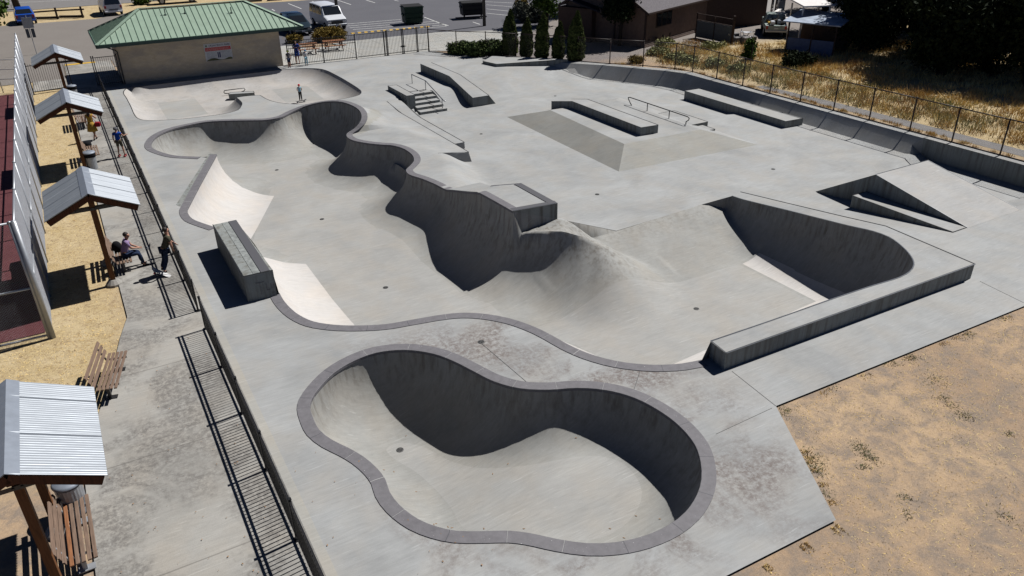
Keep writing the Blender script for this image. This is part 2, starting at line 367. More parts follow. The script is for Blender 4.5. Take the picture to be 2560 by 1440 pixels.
def sheet(name, outer, holes, zf, pts=None, lines=(), step=.5, mats=None, matf=None, parent=None, smooth=True, angle=30):
    """a triangulated surface inside outer, outside holes, with heights zf(x, y)"""
    V = []; E = []
    def addloop(P, closed=True):
        n = len(V); P = [(float(p[0]), float(p[1])) for p in P]; V.extend(P)
        k = len(P)
        for i in range(k if closed else k - 1): E.append((n + i, n + (i + 1) % k))
    addloop(outer)
    for h in holes: addloop(h)
    for l in lines:
        q = []
        for a, b in zip(l[:-1], l[1:]):
            m_ = max(1, int(hypot(b[0] - a[0], b[1] - a[1]) / max(.25, step * .8))) if step < 5 else 1
            q += [(a[0] + (b[0] - a[0]) * i / m_, a[1] + (b[1] - a[1]) * i / m_) for i in range(m_)]
        addloop(q + [l[-1]], False)
    o = np.asarray(outer)[:, :2]; x0, y0 = o.min(0); x1, y1 = o.max(0)
    gx, gy = np.meshgrid(np.arange(x0 + step / 2, x1, step), np.arange(y0 + step / 2, y1, step)); g = np.c_[gx.ravel(), gy.ravel()]
    g = g + rng.uniform(-.08, .08, g.shape) * step
    if pts is not None: extra, gmask = pts; g = g[gmask(g)]
    d, _ = seg_dist(poly_segs(outer) + [s for h in holes for s in poly_segs(h)], g); g = g[d > .12 * step]
    if pts is not None and len(extra): g = np.r_[g, extra]
    keep = inside(outer, g)
    for h in holes: keep &= ~inside(h, g)
    V += [tuple(p) for p in g[keep]]
    vv, _, ff, _, _, _ = delaunay_2d_cdt([Vector(p) for p in V], E, [], 0, 1e-5, False)
    A = np.array([(p.x, p.y) for p in vv]); T = np.array([tuple(f) for f in ff]); C = A[T].mean(1)
    k_ = inside(outer, C)
    for h in holes: k_ &= ~inside(h, C)
    T = T[k_]; C = C[k_]
    used = np.unique(T); remap = np.full(len(A), -1); remap[used] = np.arange(len(used)); A = A[used]; T = remap[T]
    Z = zf(A[:, 0], A[:, 1])
    # all faces up
    a, b, c_ = A[T[:, 0]], A[T[:, 1]], A[T[:, 2]]
    flip = ((b - a)[:, 0] * (c_ - a)[:, 1] - (b - a)[:, 1] * (c_ - a)[:, 0]) < 0; T[flip] = T[flip][:, ::-1]
    me = bpy.data.meshes.new(name); me.from_pydata(np.c_[A, Z].tolist(), [], T.tolist())
    for q in mats: me.materials.append(q)
    if matf is not None: me.polygons.foreach_set('material_index', matf(C[:, 0], C[:, 1]).astype(np.int32))
    if smooth: me.polygons.foreach_set('use_smooth', [True] * len(T)); me.set_sharp_from_angle(angle=radians(angle))
    me.update(); ob = bpy.data.objects.new(name, me); col.objects.link(ob)
    if parent: ob.parent = parent
    return ob
# ---------------------------------------------------------------- skatepark: lips of the bowls, traced on the ground plane
ss = lambda a, b, x: (lambda t: t * t * (3 - 2 * t))(np.clip((x - a) / (b - a), 0, 1))
W3 = lambda L: [at(p[0], p[1], p[2] if len(p) > 2 else 0.0) for p in L]
POOL = catmull(W3([(773, 1018), (779, 1042), (796, 1076), (829, 1102), (868, 1121), (906, 1143), (940, 1172), (961, 1200), (972, 1232), (997, 1265), (1045, 1301), (1093, 1320), (1141, 1330), (1203, 1331), (1275, 1330), (1323, 1335.6), (1395, 1351), (1467, 1361), (1538.6, 1358.6), (1610.5, 1343), (1673, 1315.5), (1716, 1282), (1744.7, 1239), (1755.7, 1200.5), (1754, 1157), (1740, 1114), (1706, 1071), (1658.4, 1032.7), (1586.6, 994.4), (1514.7, 975), (1443, 969.5), (1371, 974), (1299, 970.4), (1236.7, 953.7), (1179, 925), (1131, 901), (1083, 884), (1011.5, 874.6), (939.6, 881.8), (882, 903), (834, 932), (796, 970.4), (776.7, 999)]), .2, True)
DM = 1.85; WM = 2.35
APZ = .2
arm_px = [(540.8, 386, APZ), (513.5, 392.2, .03), (478, 392), (436.8, 389.5), (404, 381.3), (382, 371.7), (376.6, 360.7), (390, 341.6), (423, 325), (478, 311.5), (519, 304.6), (573.7, 301.9), (628, 301), (664, 300), (699.6, 293.7), (732.4, 278.6, .04), (765, 265, .2), (806, 255.4, .45), (847, 254, .6), (877.5, 262.2, .62), (899, 276, .6), (905, 292.3, .5), (899, 308.7, .35), (885.7, 322.4, .15), (869.2, 333, .03), (868, 341.6), (883, 351), (918.5, 358), (957, 362), (977.5, 363), (1005.6, 370), (1024, 380.5), (1034, 391), (1035.7, 403), (1024, 417), (1016, 425), (1023.4, 436), (1056, 447), (1087.5, 460), (1115.6, 474), (1144, 477, .36), (1172, 480, .72), (1200, 482.5, 1.0), (1215.6, 490.6, 1.0), (1283, 528.7, 1.0)]
ARM = catmull(W3(arm_px), .22, sharp=(0, 42))
i_w = 1
PIER_A = np.array(at(1283, 528.7, 1.0)); PIER_B = np.array(at(1394, 509, 1.0))
pocket_px = [(1830, 490, -.36), (1854.6, 498, -.25), (1968.8, 526, .1), (2050, 546.5, .3), (2120, 564, .48), (2184, 578.5, .55), (2221, 592, .55), (2254, 615.5, .55), (2278, 642, .55), (2284.7, 662.5, .55), (2274.6, 679, .55), (2251, 692.7, .55), (2170, 718, .55), (2069.6, 751.5, .55), (1930, 801, .55), (1777, 853, .55)]
ztop = lambda x, y: np.minimum(.55, .55 - .127 * (y - 15.7))
def on_surface(px, py, zf, z=-1.2):
    for _ in range(30):
        x, y, _z = at(px, py, z); z = .5 * z + .5 * float(zf(np.array([x]), np.array([y]))[0])
    return at(px, py, z)
POCK = catmull([on_surface(q[0], q[1], ztop, .2) for q in pocket_px], .22, sharp=(13,))
near_px = [(1754, 901), (1706, 910.5), (1634.5, 914), (1562.6, 908), (1514.7, 898.6), (1467, 884), (1419, 862.6), (1380.5, 841), (1337, 819.5), (1275, 798), (1208, 786), (1155, 783.5), (1107, 788), (1035, 800), (963.6, 812), (891.7, 815.5), (834, 813.5), (782, 805), (747, 789), (723, 770), (705.6, 749), (698.6, 736)]
NEAR = catmull(W3(near_px), .22)
BXI = 4.22; BOXY0, BOXY1, BOXZ = 23.3, 28.22, .95
quart_px = [(539, 569.5), (504, 558), (480, 548), (468.5, 534), (467, 523), (500, 460, .1), (540.8, 386, APZ)]
QUART = catmull(W3(quart_px), .22, sharp=(4,))
boxlip = np.array([[BXI, BOXY0, BOXZ], [BXI, (BOXY0 + BOXY1) / 2, BOXZ], [BXI - .1, BOXY1, BOXZ]])
CREST = np.array([(18.2, 23.1, -.8), (20.7, 23.25, -.8), (23.2, 23.45, -.8)])
MAINP = np.r_[ARM, [PIER_B], CREST, POCK, NEAR, boxlip, QUART[:-1]]
def lipsegs(P): return [(P[i][0], P[i][1], P[i + 1][0], P[i + 1][1]) for i in range(len(P) - 1)], [(P[i][2], P[i + 1][2]) for i in range(len(P) - 1)]
MS, MV = [], []
for P in (ARM, POCK, NEAR, boxlip, QUART):
    a, b = lipsegs(P); MS += a; MV += b
for P, Q in ((NEAR[-1], boxlip[0]), (boxlip[-1], QUART[0])):
    MS.append((P[0], P[1], Q[0], Q[1])); MV.append((0, 0) if P is NEAR[-1] else (0, 0))
kids_px = [(309, 232), (311, 226), (318, 220.5), (328, 216.5)]
kidw = [at2(*p) for p in kids_px] + [(3.75, 58.55), (4.6, 58.75), (9, 58.75), (13.6, 58.72), (15.2, 58.4), (16.3, 57.6)] + [at2(*p) for p in [(812, 175), (840, 188), (870, 205), (896, 222), (902.5, 229), (898, 237), (875, 243.5), (840, 250), (800, 257), (757, 261), (721, 259), (690, 255), (668, 248), (651, 238), (630, 239), (609, 241), (590.6, 244), (598, 250), (604.5, 258), (602, 266), (594, 275), (575, 281), (550, 286), (519, 290), (480, 295), (415, 300), (385, 301.3), (359, 300), (345, 295.5), (337, 287), (327, 265), (317, 246)]]
KIDS = catmull([(p[0], p[1], 0) for p in kidw], .3, True, sharp=(23, 26))
RS, RV = lipsegs(ARM[[i for i in range(len(ARM)) if ARM[i][1] > 39]]); DK = .8; RK = 2.0; WK = (2 * RK * DK - DK * DK) ** .5
KS = poly_segs(KIDS)

def z_pool(x, y):
    P = np.c_[x, y]; d, _ = seg_dist(poly_segs(POOL), P)
    s = ((x - 5.3) * 3.6 + (y - 15.9) * -4.6) / 5.84 / 5.84
    D = 1.95 - .68 * ss(.15, .85, s); Wd = .9 * D + .12
    t = np.clip(d / Wd, 0, 1); return -D * np.sqrt(np.clip(1 - (1 - t) ** 2, 0, 1))
def z_kids(x, y):
    d, _ = seg_dist(KS, np.c_[x, y]); q = np.clip(WK - d, 0, WK); return -DK + RK - np.sqrt(RK * RK - q * q)
def soft_(r, R_, top): r = np.sqrt(r * r + .35 ** 2) - .35; u = np.clip(r / R_, 0, 1); return -DM + (top + DM) * (1 - u) ** 2 * (1 + .55 * u)
RA = np.array(PIER_A[:2]); RB = np.array((15.75, 21.15)); RD = RB - RA; RL = np.hypot(*RD)
def z_mound(x, y):
    P = np.c_[x, y]; t0 = ((x - RA[0]) * RD[0] + (y - RA[1]) * RD[1]) / RL ** 2; t = np.clip(t0, 0, 1)
    side = ((x - RA[0]) * RD[1] - (y - RA[1]) * RD[0]) / RL          # > 0 on the south-west side
    r = np.hypot(x - RA[0] - t * RD[0], y - RA[1] - t * RD[1]); top = np.interp(t, [0, .3, .6, .85, 1], [.08, .26, .34, .18, -.06])
    west = ss(0, .1, side) * (1 - ss(.25, 1.35, t0))
    rs = np.sqrt(r * r + .16 ** 2) - .16; u = np.clip(rs / (WM + .5), 0, 1); steep = -DM + (top + DM) * (1 - np.sqrt(np.clip(1 - (1 - u) ** 2, 0, 1)))
    so_ = soft_(r, 3.4, top)
    for a, b in (((14.9, 22.6, .27), (15.35, 23.12, .37)), ((14.2, 23.2, .2), (15.35, 23.12, .37)), ((14.6, 22.9, .24), (15.0, 22.5, .28))):
        r2, t2 = seg_dist([(a[0], a[1], b[0], b[1])], P, [(a[2], b[2])]); so_ = np.maximum(so_, soft_(r2, 3.4, t2))
    z = so_ * (1 - west) + steep * west
    return np.where((x < PIER_A[0] + .04) & (y > PIER_A[1] - .02), -9, z)
def z_tip(x, y):
    d = np.hypot(x - POCK[0][0], y - POCK[0][1]); t = np.clip(d / WM, 0, 1)
    return -DM + (POCK[0][2] + DM) * (1 - np.sqrt(np.clip(1 - (1 - t) ** 2, 0, 1)))
def z_main(x, y):
    P = np.c_[x, y]; d, v = seg_dist(MS, P, MV)
    end = (np.hypot(x - PIER_A[0], y - PIER_A[1]) <= d + 1e-4) & (y < PIER_A[1] + .3)
    low = .12 + .88 * (1 - ss(0, .8, PIER_A[1] - y)) * (x < PIER_A[0] + .003)
    v = np.where(end & (y < PIER_A[1] - .0005), low, v)
    t = np.clip(d / WM, 0, 1); z = -DM + (v + DM) * (1 - np.sqrt(np.clip(1 - (1 - t) ** 2, 0, 1)))
    bank = np.where((x > 13.6) & (y > 19), -.8 + (DM - .8) * np.clip((y - 23.15) / 3.45, -1, 0), -9)
    bb = np.minimum(bank, -.8); db = seg_dist(poly_segs(MAINP), P)[0]; kk = .5 * np.clip((db - .05) / 1.1, 0, 1) * (x > 19) + 1e-4; h2 = np.clip(.5 + .5 * (bb - z) / kk, 0, 1); z = np.where(bb > -DM + .003, z + (bb - z) * h2 + kk * h2 * (1 - h2) * ss(-DM, -DM + .5, np.minimum(z, bb)), z); zm = z_mound(x, y); k_ = .12; h_ = np.clip(.5 + .5 * (zm - z) / k_, 0, 1); sm = z + (zm - z) * h_ + k_ * h_ * (1 - h_); return np.where((seg_dist(poly_segs(MAINP), P)[0] < .03) | (d < .4), np.maximum(z, zm), sm)
EAST = np.array([(38.0, 20.0), (38.0, 41.4), (37.4, 42.85), (34.67, 47.0), (33.05, 48.9), (31.7, 50.9)])
EPOLY = np.r_[EAST, [(45, 56), (45, 20)]]
def z_deck(x, y):
    P = np.c_[x, y]
    de, _ = seg_dist(poly_segs(EAST, False), P); lo = -.8 - .2 * np.clip((x - 32.4) / 4.2, 0, 1); e = np.where(inside(EPOLY, P), 0.0, lo * np.clip(de / .77, 0, 1)); e = np.where(y > 22.9, e, np.where(x > 38, 0, lo))
    n = -.8 + .8 * ss(0, 1, (y - 44.2) / 2.7); n = np.where((x > 18.8) & (x < 20.55), np.where(y > 46.86, 0, -.8), n)
    n2 = -.8 + .8 * np.clip((y - 46.9 - .02 * (x - 24)) / (3.9 - .07 * (x - 24)), 0, 1); n = np.where(x > 22.9, n2, n); n = np.where(n < -.7999, -9, n)
    sm = ss(15.1, 17.05, x) * -.25 * (1 - ss(43.2, 46.0, y))
    B = -.45 + .45 * ss(42.0, 46.0, y)
    Wu = np.where(x < 17.06, sm, np.where((x < 17.92) & (y > 36.5), B, -9))
    a = 13.6 + 1.7 * np.clip((y - 29) / 5.2, 0, 1); b = a + 2.6 - .8 * np.clip((y - 29) / 5.2, 0, 1)
    Wl = -.8 * ss(0, 1, (x - a) / (b - a))
    W_ = np.where(y > 34.27, Wu, np.where(y > 22.5, Wl, -9))
    s = np.where(x > 32.4, np.clip(-.5 * (y - 14.73), -1, 0), -.8 * np.clip((y - 14.73) / 6.95, 0, 1)); s = np.where((y < 14.73), 0, np.where(x > 24.4, s, -9)); s = np.where((x < 13.4), 0, s)
    s = np.where((y < 13.1), 0, s)
    ra, rv = seg_dist(RS, P, RV); rk_, _ = seg_dist(KS, P); rise = rv * np.minimum(np.clip(1 - ra / 1.5, 0, 1), (rk_ + 1e-3) / (rk_ + ra + 1e-3))
    z = np.maximum.reduce([lo, e, n, W_, s, z_mound(x, y), z_tip(x, y)])
    return np.where((rise > 0) & (y > 40), np.maximum(rise, z), np.minimum(z, np.where(z_mound(x, y) > 0, 1, 0.0)))

def rings(P, wd, closed, n=11, orient=None, full=True):
    """points on curves parallel to the lip, dense where the wall is steep"""
    P = np.asarray(P)[:, :2]; out = []
    if closed: nx, pv = np.roll(P, -1, 0), np.roll(P, 1, 0)
    else: nx, pv = np.r_[P[1:], P[-1:]], np.r_[P[:1], P[:-1]]
    tn = nx - pv; tn /= np.linalg.norm(tn, axis=1)[:, None] + 1e-9; nn = np.c_[-tn[:, 1], tn[:, 0]] * orient
    W_ = wd(P) if callable(wd) else np.full(len(P), wd)
    for k in range(1, n + 1):
        d = W_ * (1 - cos(pi / 2 * k / n)); Q = P + nn * d[:, None]
        if d.mean() < .35: Q = Q
        else: Q = Q[::1]
        out.append(np.c_[Q, d])
    return np.concatenate(out)
def area(P): P = np.asarray(P); x, y = P[:, 0], P[:, 1]; return .5 * np.sum(x * np.roll(y, -1) - y * np.roll(x, -1))
def ringpts(loop, segs, wd, closed_pts, n=11):
    o = 1 if area(loop) > 0 else -1; Q = []
    for P, cl in closed_pts: Q.append(rings(P, wd, cl, n, o))
    Q = np.concatenate(Q); d, _ = seg_dist(segs, Q[:, :2]); k_ = (np.abs(d - Q[:, 2]) < .012 + .03 * Q[:, 2]) & inside(loop, Q[:, :2])
    Q = Q[k_][:, :2]
    return Q
# deck
SLAB = [(1.98, -2), (9, 3), at2(1815, 1440), at2(2090, 1300), at2(1940, 1015), (24.45, 10.14), (38.62, 9.75), (38.62, 41.6), (37.95, 43.1), (35.2, 47.3)] + [at2(*p) for p in [(1524, 160), (1444, 153), (1330, 147), (1215, 138), (1142, 135)]] + [(26.3, 59.2), (14.4, 59.4), (14.35, 60.0), (3.25, 60.0), (3.2, 59.6), (1.98, 59.6)]
_e = at2(1815, 1440); _c = at2(2090, 1300); SLAB[1] = (_e[0] + (_e[0] - _c[0]) * 2, _e[1] + (_e[1] - _c[1]) * 2); SLAB[0] = (1.98, 2)
print('slab', _e, _c, SLAB[1])
lines = [[(17.05, 34.3), (17.05, 45.6)], [(17.07, 34.3), (17.07, 45.6)], [(15.1, 34.28), (17.2, 34.28)], [(15.1, 34.26), (17.2, 34.26)], [(17.07, 36.51), (17.91, 36.51)], [(17.07, 36.49), (17.93, 36.49)], [(17.91, 36.5), (17.91, 45.3)], [(17.93, 36.5), (17.93, 45.3)],
         [(24.6, 14.73), (37.95, 14.73)], [(25.1, 21.7), (32.35, 21.7)], [(37.98, 22.9), (36.5, 22.9)], [(38.0, 9.9), (38.0, 22.85)], [(37.98, 9.9), (37.98, 22.85)], [(32.39, 14.75), (32.39, 21)], [(32.42, 14.75), (32.42, 21)], [(23.5, 46.9), (31.6, 47.05)], [(23.5, 50.8), (31.3, 50.3)],
         [tuple(p) for p in EAST[1:]], [(38.0, 22.92), (38.0, 41.4)], [(37.23, 22.92), (37.23, 41.2), (36.76, 42.45), (34.06, 46.55), (32.56, 48.42)], [(20.56, 44.2), (22.3, 44.2)], [(20.57, 46.9), (22.3, 46.9)], [(22.89, 43), (22.89, 52)], [(22.91, 43), (22.91, 52)]]
padp = inside
GM = lambda g: np.ones(len(g), bool)
mx, my = np.meshgrid(np.arange(13.8, 19.5, .16), np.arange(23.2, 27.2, .16)); ex = np.c_[mx.ravel(), my.ravel()]
mx, my = np.meshgrid(np.arange(22.2, 26.5, .16), np.arange(22.4, 25.0, .16)); ex = np.r_[ex, np.c_[mx.ravel(), my.ravel()]]
mx, my = np.meshgrid(np.arange(20.7, 22.9, .25), np.arange(44.1, 47, .2)); ex = np.r_[ex, np.c_[mx.ravel(), my.ravel()]]
mx, my = np.meshgrid(np.arange(11, 17, .2), np.arange(39, 49.5, .2)); ex = np.r_[ex, np.c_[mx.ravel(), my.ravel()]]
mx, my = np.meshgrid(np.arange(13.3, 17.6, .2), np.arange(27.2, 34.2, .2)); ex = np.r_[ex, np.c_[mx.ravel(), my.ravel()]]
ds, _ = seg_dist(poly_segs(MAINP) + KS, ex); ex = ex[(ds > .05) & ~inside(MAINP, ex) & inside(SLAB, ex)]
patch1 = [at2(*p) for p in [(925, 268), (950, 275), (957, 290), (945, 308), (915, 330), (893, 336), (888, 330), (905, 318), (925, 300)]]
def deckmat(x, y):
    P = np.c_[x, y]; m_ = np.zeros(len(x), int)
    m_[inside(patch1, P)] = 1; m_[(x > 13.3) & (x < 17) & (y > 25) & (y < 40) & (x > 13.9)] = 2; m_[(x > 24) & (x < 32) & (y > 47) & (y < 50.6)] = 2
    return m_
slab = sheet('skatepark_pavement', SLAB, [MAINP, KIDS, POOL], z_deck, (ex, GM), lines, .5, [M['conc'], M['bankc'], M['conc']], lambda x, y: (lambda P: inside(patch1, P).astype(int))(np.c_[x, y]), angle=18)
tag(slab, 'grey concrete skatepark deck and street plaza between the bowls and the fences', kind='structure')
# kidney pool
pr_ = ringpts(POOL, poly_segs(POOL), lambda P: .9 * (1.95 - .68 * ss(.15, .85, ((P[:, 0] - 5.3) * 3.6 + (P[:, 1] - 15.9) * -4.6) / 34.1)) + .12, [(POOL, True)], 13)
flat_px = [(965, 1125), (985, 1110), (1020, 1108), (1070, 1122), (1120, 1150), (1200, 1170), (1330, 1162), (1420, 1145), (1500, 1140), (1560, 1160), (1600, 1210), (1603, 1250), (1570, 1305), (1500, 1345), (1400, 1350), (1290, 1330), (1160, 1322), (1135, 1280), (1090, 1225), (1040, 1180), (990, 1150)]
PFLAT = catmull([on_surface(*p, z_pool) for p in flat_px], .25, True)
def dflt(segs, wfun): return lambda g: seg_dist(segs, g)[0] > wfun
pool = sheet('kidney_bowl', POOL, [], z_pool, (pr_, dflt(poly_segs(POOL), 1.5)), [[tuple(p[:2]) for p in PFLAT] + [tuple(PFLAT[0][:2])]], .28, [M['bowl'], M['floor']], lambda x, y: inside(PFLAT, np.c_[x, y]).astype(int), angle=60)
tag(pool, 'kidney-shaped empty concrete pool bowl with dark stone rim nearest the camera', 'skate bowl')
# snake bowl
segsM = MS + [(PIER_A[0], PIER_A[1], PIER_B[0], PIER_B[1])]
rp = ringpts(MAINP, MS, WM, [(ARM, False), (POCK, False), (NEAR, False), (boxlip, False), (QUART, False)], 13)
INB = lambda g: (g[:, 0] > 10.5) & (g[:, 0] < 24.6) & (g[:, 1] > 17.8) & (g[:, 1] < 23.6)
ax_, ay_ = np.meshgrid(np.arange(10.5, 24.6, .13), np.arange(17.8, 23.6, .13)); em = np.c_[ax_.ravel(), ay_.ravel()]
em = em[inside(MAINP, em)]; em = em[(seg_dist(poly_segs(MAINP), em)[0] > .04)]; em = em[seg_dist(MS, em)[0] > .3]; ex2, ey2 = np.meshgrid(np.arange(21.8, 24.3, .07), np.arange(17.8, 23.4, .07)); e2 = np.c_[ex2.ravel(), ey2.ravel()]; e2 = e2[inside(MAINP, e2)]; e2 = e2[(seg_dist(MS, e2)[0] > .1) & (seg_dist(poly_segs(MAINP), e2)[0] > .04)]; em = np.r_[em[em[:, 0] < 21.8], e2]; rp = rp[~(INB(rp) & (seg_dist(MS, rp)[0] > .28))]
rp = np.r_[rp, em]
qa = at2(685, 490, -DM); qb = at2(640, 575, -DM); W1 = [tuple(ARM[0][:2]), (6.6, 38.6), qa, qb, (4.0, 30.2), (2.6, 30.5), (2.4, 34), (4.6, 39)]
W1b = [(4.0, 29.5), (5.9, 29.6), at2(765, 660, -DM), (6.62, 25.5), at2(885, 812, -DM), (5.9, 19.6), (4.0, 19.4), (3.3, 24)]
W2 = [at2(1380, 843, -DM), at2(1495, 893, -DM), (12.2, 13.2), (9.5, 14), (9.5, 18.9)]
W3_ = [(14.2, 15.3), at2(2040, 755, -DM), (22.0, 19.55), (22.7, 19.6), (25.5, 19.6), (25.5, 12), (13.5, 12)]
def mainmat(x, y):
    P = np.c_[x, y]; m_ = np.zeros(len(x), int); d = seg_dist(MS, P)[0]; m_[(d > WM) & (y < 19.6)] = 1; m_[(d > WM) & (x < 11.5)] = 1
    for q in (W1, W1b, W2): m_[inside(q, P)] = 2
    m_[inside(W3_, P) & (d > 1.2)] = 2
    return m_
cl = lambda P: [tuple(p) for p in P] + [tuple(P[0])]
snake = sheet('snake_bowl', MAINP, [], z_main, (rp, lambda g: (seg_dist(MS, g)[0] > WM + .02) & ~INB(g)), [cl(W1)[1:5], [(5.9, 29.6), W1b[2], (6.62, 25.5), W1b[4]], [W2[0], W2[1]], W3_[:4], [(13.8, 23.1), (13.8, 19.7)][:1] * 0 or [(19.6, 19.7), (24, 19.7)]], .3, [M['bowl'], M['floor'], M['white']], mainmat, angle=60)
tag(snake, 'long winding concrete snake bowl with white patches and a rounded hip in its middle', 'skate bowl')
# shallow bowl
rk = ringpts(KIDS, KS, WK, [(KIDS, True)], 9)
F1 = [(4.72, 51.78), (7.2, 51.8), (7.2, 56.6), (4.78, 56.62)]; F2 = [(12.25, 51.9), (14.75, 51.35), (14.9, 56.15), (12.42, 56.3)]; F3 = [at2(548, 222, -.75), at2(590, 216, -.75), at2(603, 230, -.8), at2(555, 232, -.8)]
kids = sheet('shallow_bowl', KIDS, [], z_kids, (rk, dflt(KS, WK + .05)), [cl(F1), cl(F2)], .3, [M['kids'], M['floor']], lambda x, y: (lambda P: (inside(F1, P) | inside(F2, P)).astype(int))(np.c_[x, y]), angle=60)
tag(kids, 'wide shallow pale pinkish concrete bowl with two grey floor squares in front of the building', 'skate bowl')
# copings
def coping(P, width, parent, name='coping', mat='coping', closed=False, h=.018, nose=.025, side=1, skip=0):
    P = np.asarray(P, float); n = len(P)
    nx, pv = (np.roll(P, -1, 0), np.roll(P, 1, 0)) if closed else (np.r_[P[1:], P[-1:]], np.r_[P[:1], P[:-1]])
    tn = (nx - pv)[:, :2]; tn /= np.linalg.norm(tn, axis=1)[:, None] + 1e-9; nn = np.c_[-tn[:, 1], tn[:, 0]] * side
    mb = MB(); prof = [(-nose, -.07), (-nose, h - .006), (-nose + .008, h), (width, h), (width, -.02)]; u = np.r_[0, np.cumsum(np.hypot(*np.diff(P[:, :2], axis=0).T))]
    uv = []
    cnt = n if closed else n - 1
    for i in range(n): mb.v += [(P[i][0] + nn[i][0] * d, P[i][1] + nn[i][1] * d, P[i][2] + z) for d, z in prof]
    for i in range(cnt):
        j = (i + 1) % n; uj = u[j] if j else u[-1] + .2
        for q in range(4):
            f = (i * 5 + q, i * 5 + q + 1, j * 5 + q + 1, j * 5 + q)
            if side > 0: f = f[::-1]; uv += [(uj, q / 4), (uj, (q + 1) / 4), (u[i], (q + 1) / 4), (u[i], q / 4)]
            else: uv += [(u[i], q / 4), (u[i], (q + 1) / 4), (uj, (q + 1) / 4), (uj, q / 4)]
            mb.f.append(f); mb.mi.append(0)
    me = bpy.data.meshes.new(name); me.from_pydata(mb.v, [], mb.f); me.materials.append(M[mat]); l = me.uv_layers.new(name='UVMap'); l.data.foreach_set('uv', [c_ for p in uv for c_ in p])
    me.update(); o = bpy.data.objects.new(name, me); col.objects.link(o); o.parent = parent; return o
sg = -1 if area(POOL) > 0 else 1; coping(POOL, .31, pool, closed=True, side=sg)
sg = -1 if area(MAINP) > 0 else 1
coping(ARM[3:], .31, snake, side=sg); coping(np.r_[NEAR[:-1], [at(697, 733)]], .31, snake, side=sg); coping(QUART, .30, snake, side=sg)
sg = -1 if area(KIDS) > 0 else 1; coping(KIDS, .035, kids, name='lip', mat='darksteel', closed=True, side=sg, h=.006, nose=.012)
# drains
def drain(px, py, zf, r=.13, lab=None):
    x, y, z = on_surface(px, py, zf, -.9); mb = MB(); mb.lathe([(r, -.01), (r, .008), (r * .8, .012), (r * .75, .004), (.01, .006)], (x, y, z), 18)
    for a in range(4): mb.bar((x - r * .7 * cos(a * pi / 4), y - r * .7 * sin(a * pi / 4), z + .012), (x + r * .7 * cos(a * pi / 4), y + r * .7 * sin(a * pi / 4), z + .012), .015, .01)
    tag(mb.build('floor_drain', M['drain']), lab, 'drain', 'round iron floor drains')
for p, zf, l in [((1000, 1125), z_pool, 'round iron drain in the floor of the kidney pool'), ((1203, 855), z_deck, 'round iron drain on the deck between the kidney pool and the snake bowl'), ((692, 425), z_main, 'round iron drain at the far end of the snake bowl floor'), ((805, 548), z_main, 'round iron drain halfway along the snake bowl floor'),
                 ((964, 719), z_main, 'round iron drain on the snake bowl floor left of the hip'), ((1741, 772), z_main, 'round iron drain on the bowl floor by the long white-patched corner'), ((1493, 486), z_deck, 'round iron drain on the plaza beside the raised platform'), ((1933, 423), z_deck, 'small drain on the open plaza near the banked wall'), ((1388, 240), z_deck, 'small drain on the plaza behind the funbox'), ((1203, 335), z_deck, 'small drain on the plaza between the low ledges and the funbox')]:
    drain(*p, zf, .105 if p[1] > 400 else .09, l)
# ---------------------------------------------------------------- concrete features
def edge_strip(pts, w=.05, h=.012, name='steel_edge', mat='steel', parent=None):
    mb = MB()
    for a, b in zip(pts[:-1], pts[1:]): mb.bar((a[0], a[1], a[2] + h / 2), (b[0], b[1], b[2] + h / 2), w, h)
    return mb.build(name, M[mat], parent)
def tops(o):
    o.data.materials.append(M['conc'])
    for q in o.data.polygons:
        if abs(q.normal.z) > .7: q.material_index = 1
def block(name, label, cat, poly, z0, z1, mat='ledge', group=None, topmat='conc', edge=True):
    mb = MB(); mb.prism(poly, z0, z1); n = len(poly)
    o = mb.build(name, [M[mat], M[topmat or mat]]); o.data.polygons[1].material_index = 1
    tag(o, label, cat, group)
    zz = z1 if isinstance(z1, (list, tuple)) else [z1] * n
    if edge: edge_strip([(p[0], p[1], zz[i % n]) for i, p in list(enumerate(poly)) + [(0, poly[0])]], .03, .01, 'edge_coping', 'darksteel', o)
    return o
# grind box on the left rim
bx = MB(); bx.prism([(3.3, 23.28), (4.24, 23.24), (4.14, 28.24), (3.3, 28.24)], -.1, .95)
bx_o = bx.build('grind_box', [M['ledge'], M['conc']]); tag(bx_o, 'tall concrete block with tiled top on the left rim of the snake bowl', 'grind box')
tb = MB(); tb.box(3.62, 3.84, 23.3, 28.22, .952, .962); t_ = tb.build('tile_row', M['tile'] if 'tile' in M else plain('mottled_tiles', (.26, .275, .265), .5, .4, var=.35, scale=6), bx_o)
tb = MB(); tb.box(3.86, 4.15, 23.26, 28.22, .952, .972); tb.build('coping', M['coping'], bx_o)
edge_strip([(3.3, 28.24, .95), (3.3, 23.28, .95), (4.24, 23.24, .95)], .035, .014, 'edge_coping', 'darksteel', bx_o)
# graffiti scribbles on the near face of the box
gr = MB()
for pts in [[(3.75, .62), (3.75, .18)], [(3.62, .62), (3.9, .62)], [(3.95, .55), (3.95, .3), (4.05, .3)], [(4.1, .3), (4.1, .5), (4.18, .5), (4.18, .3)], [(4.1, .2), (4.12, .14)], [(4.15, .2), (4.17, .14)]]:
    for a, b in zip(pts[:-1], pts[1:]): gr.bar((a[0], 23.262 - .04 * (a[0] - 3.3), a[1]), (b[0], 23.262 - .04 * (b[0] - 3.3), b[1]), .011, .005)
gr.build('scribbles', plain('faded_ink', (.17, .15, .16), .9), bx_o)
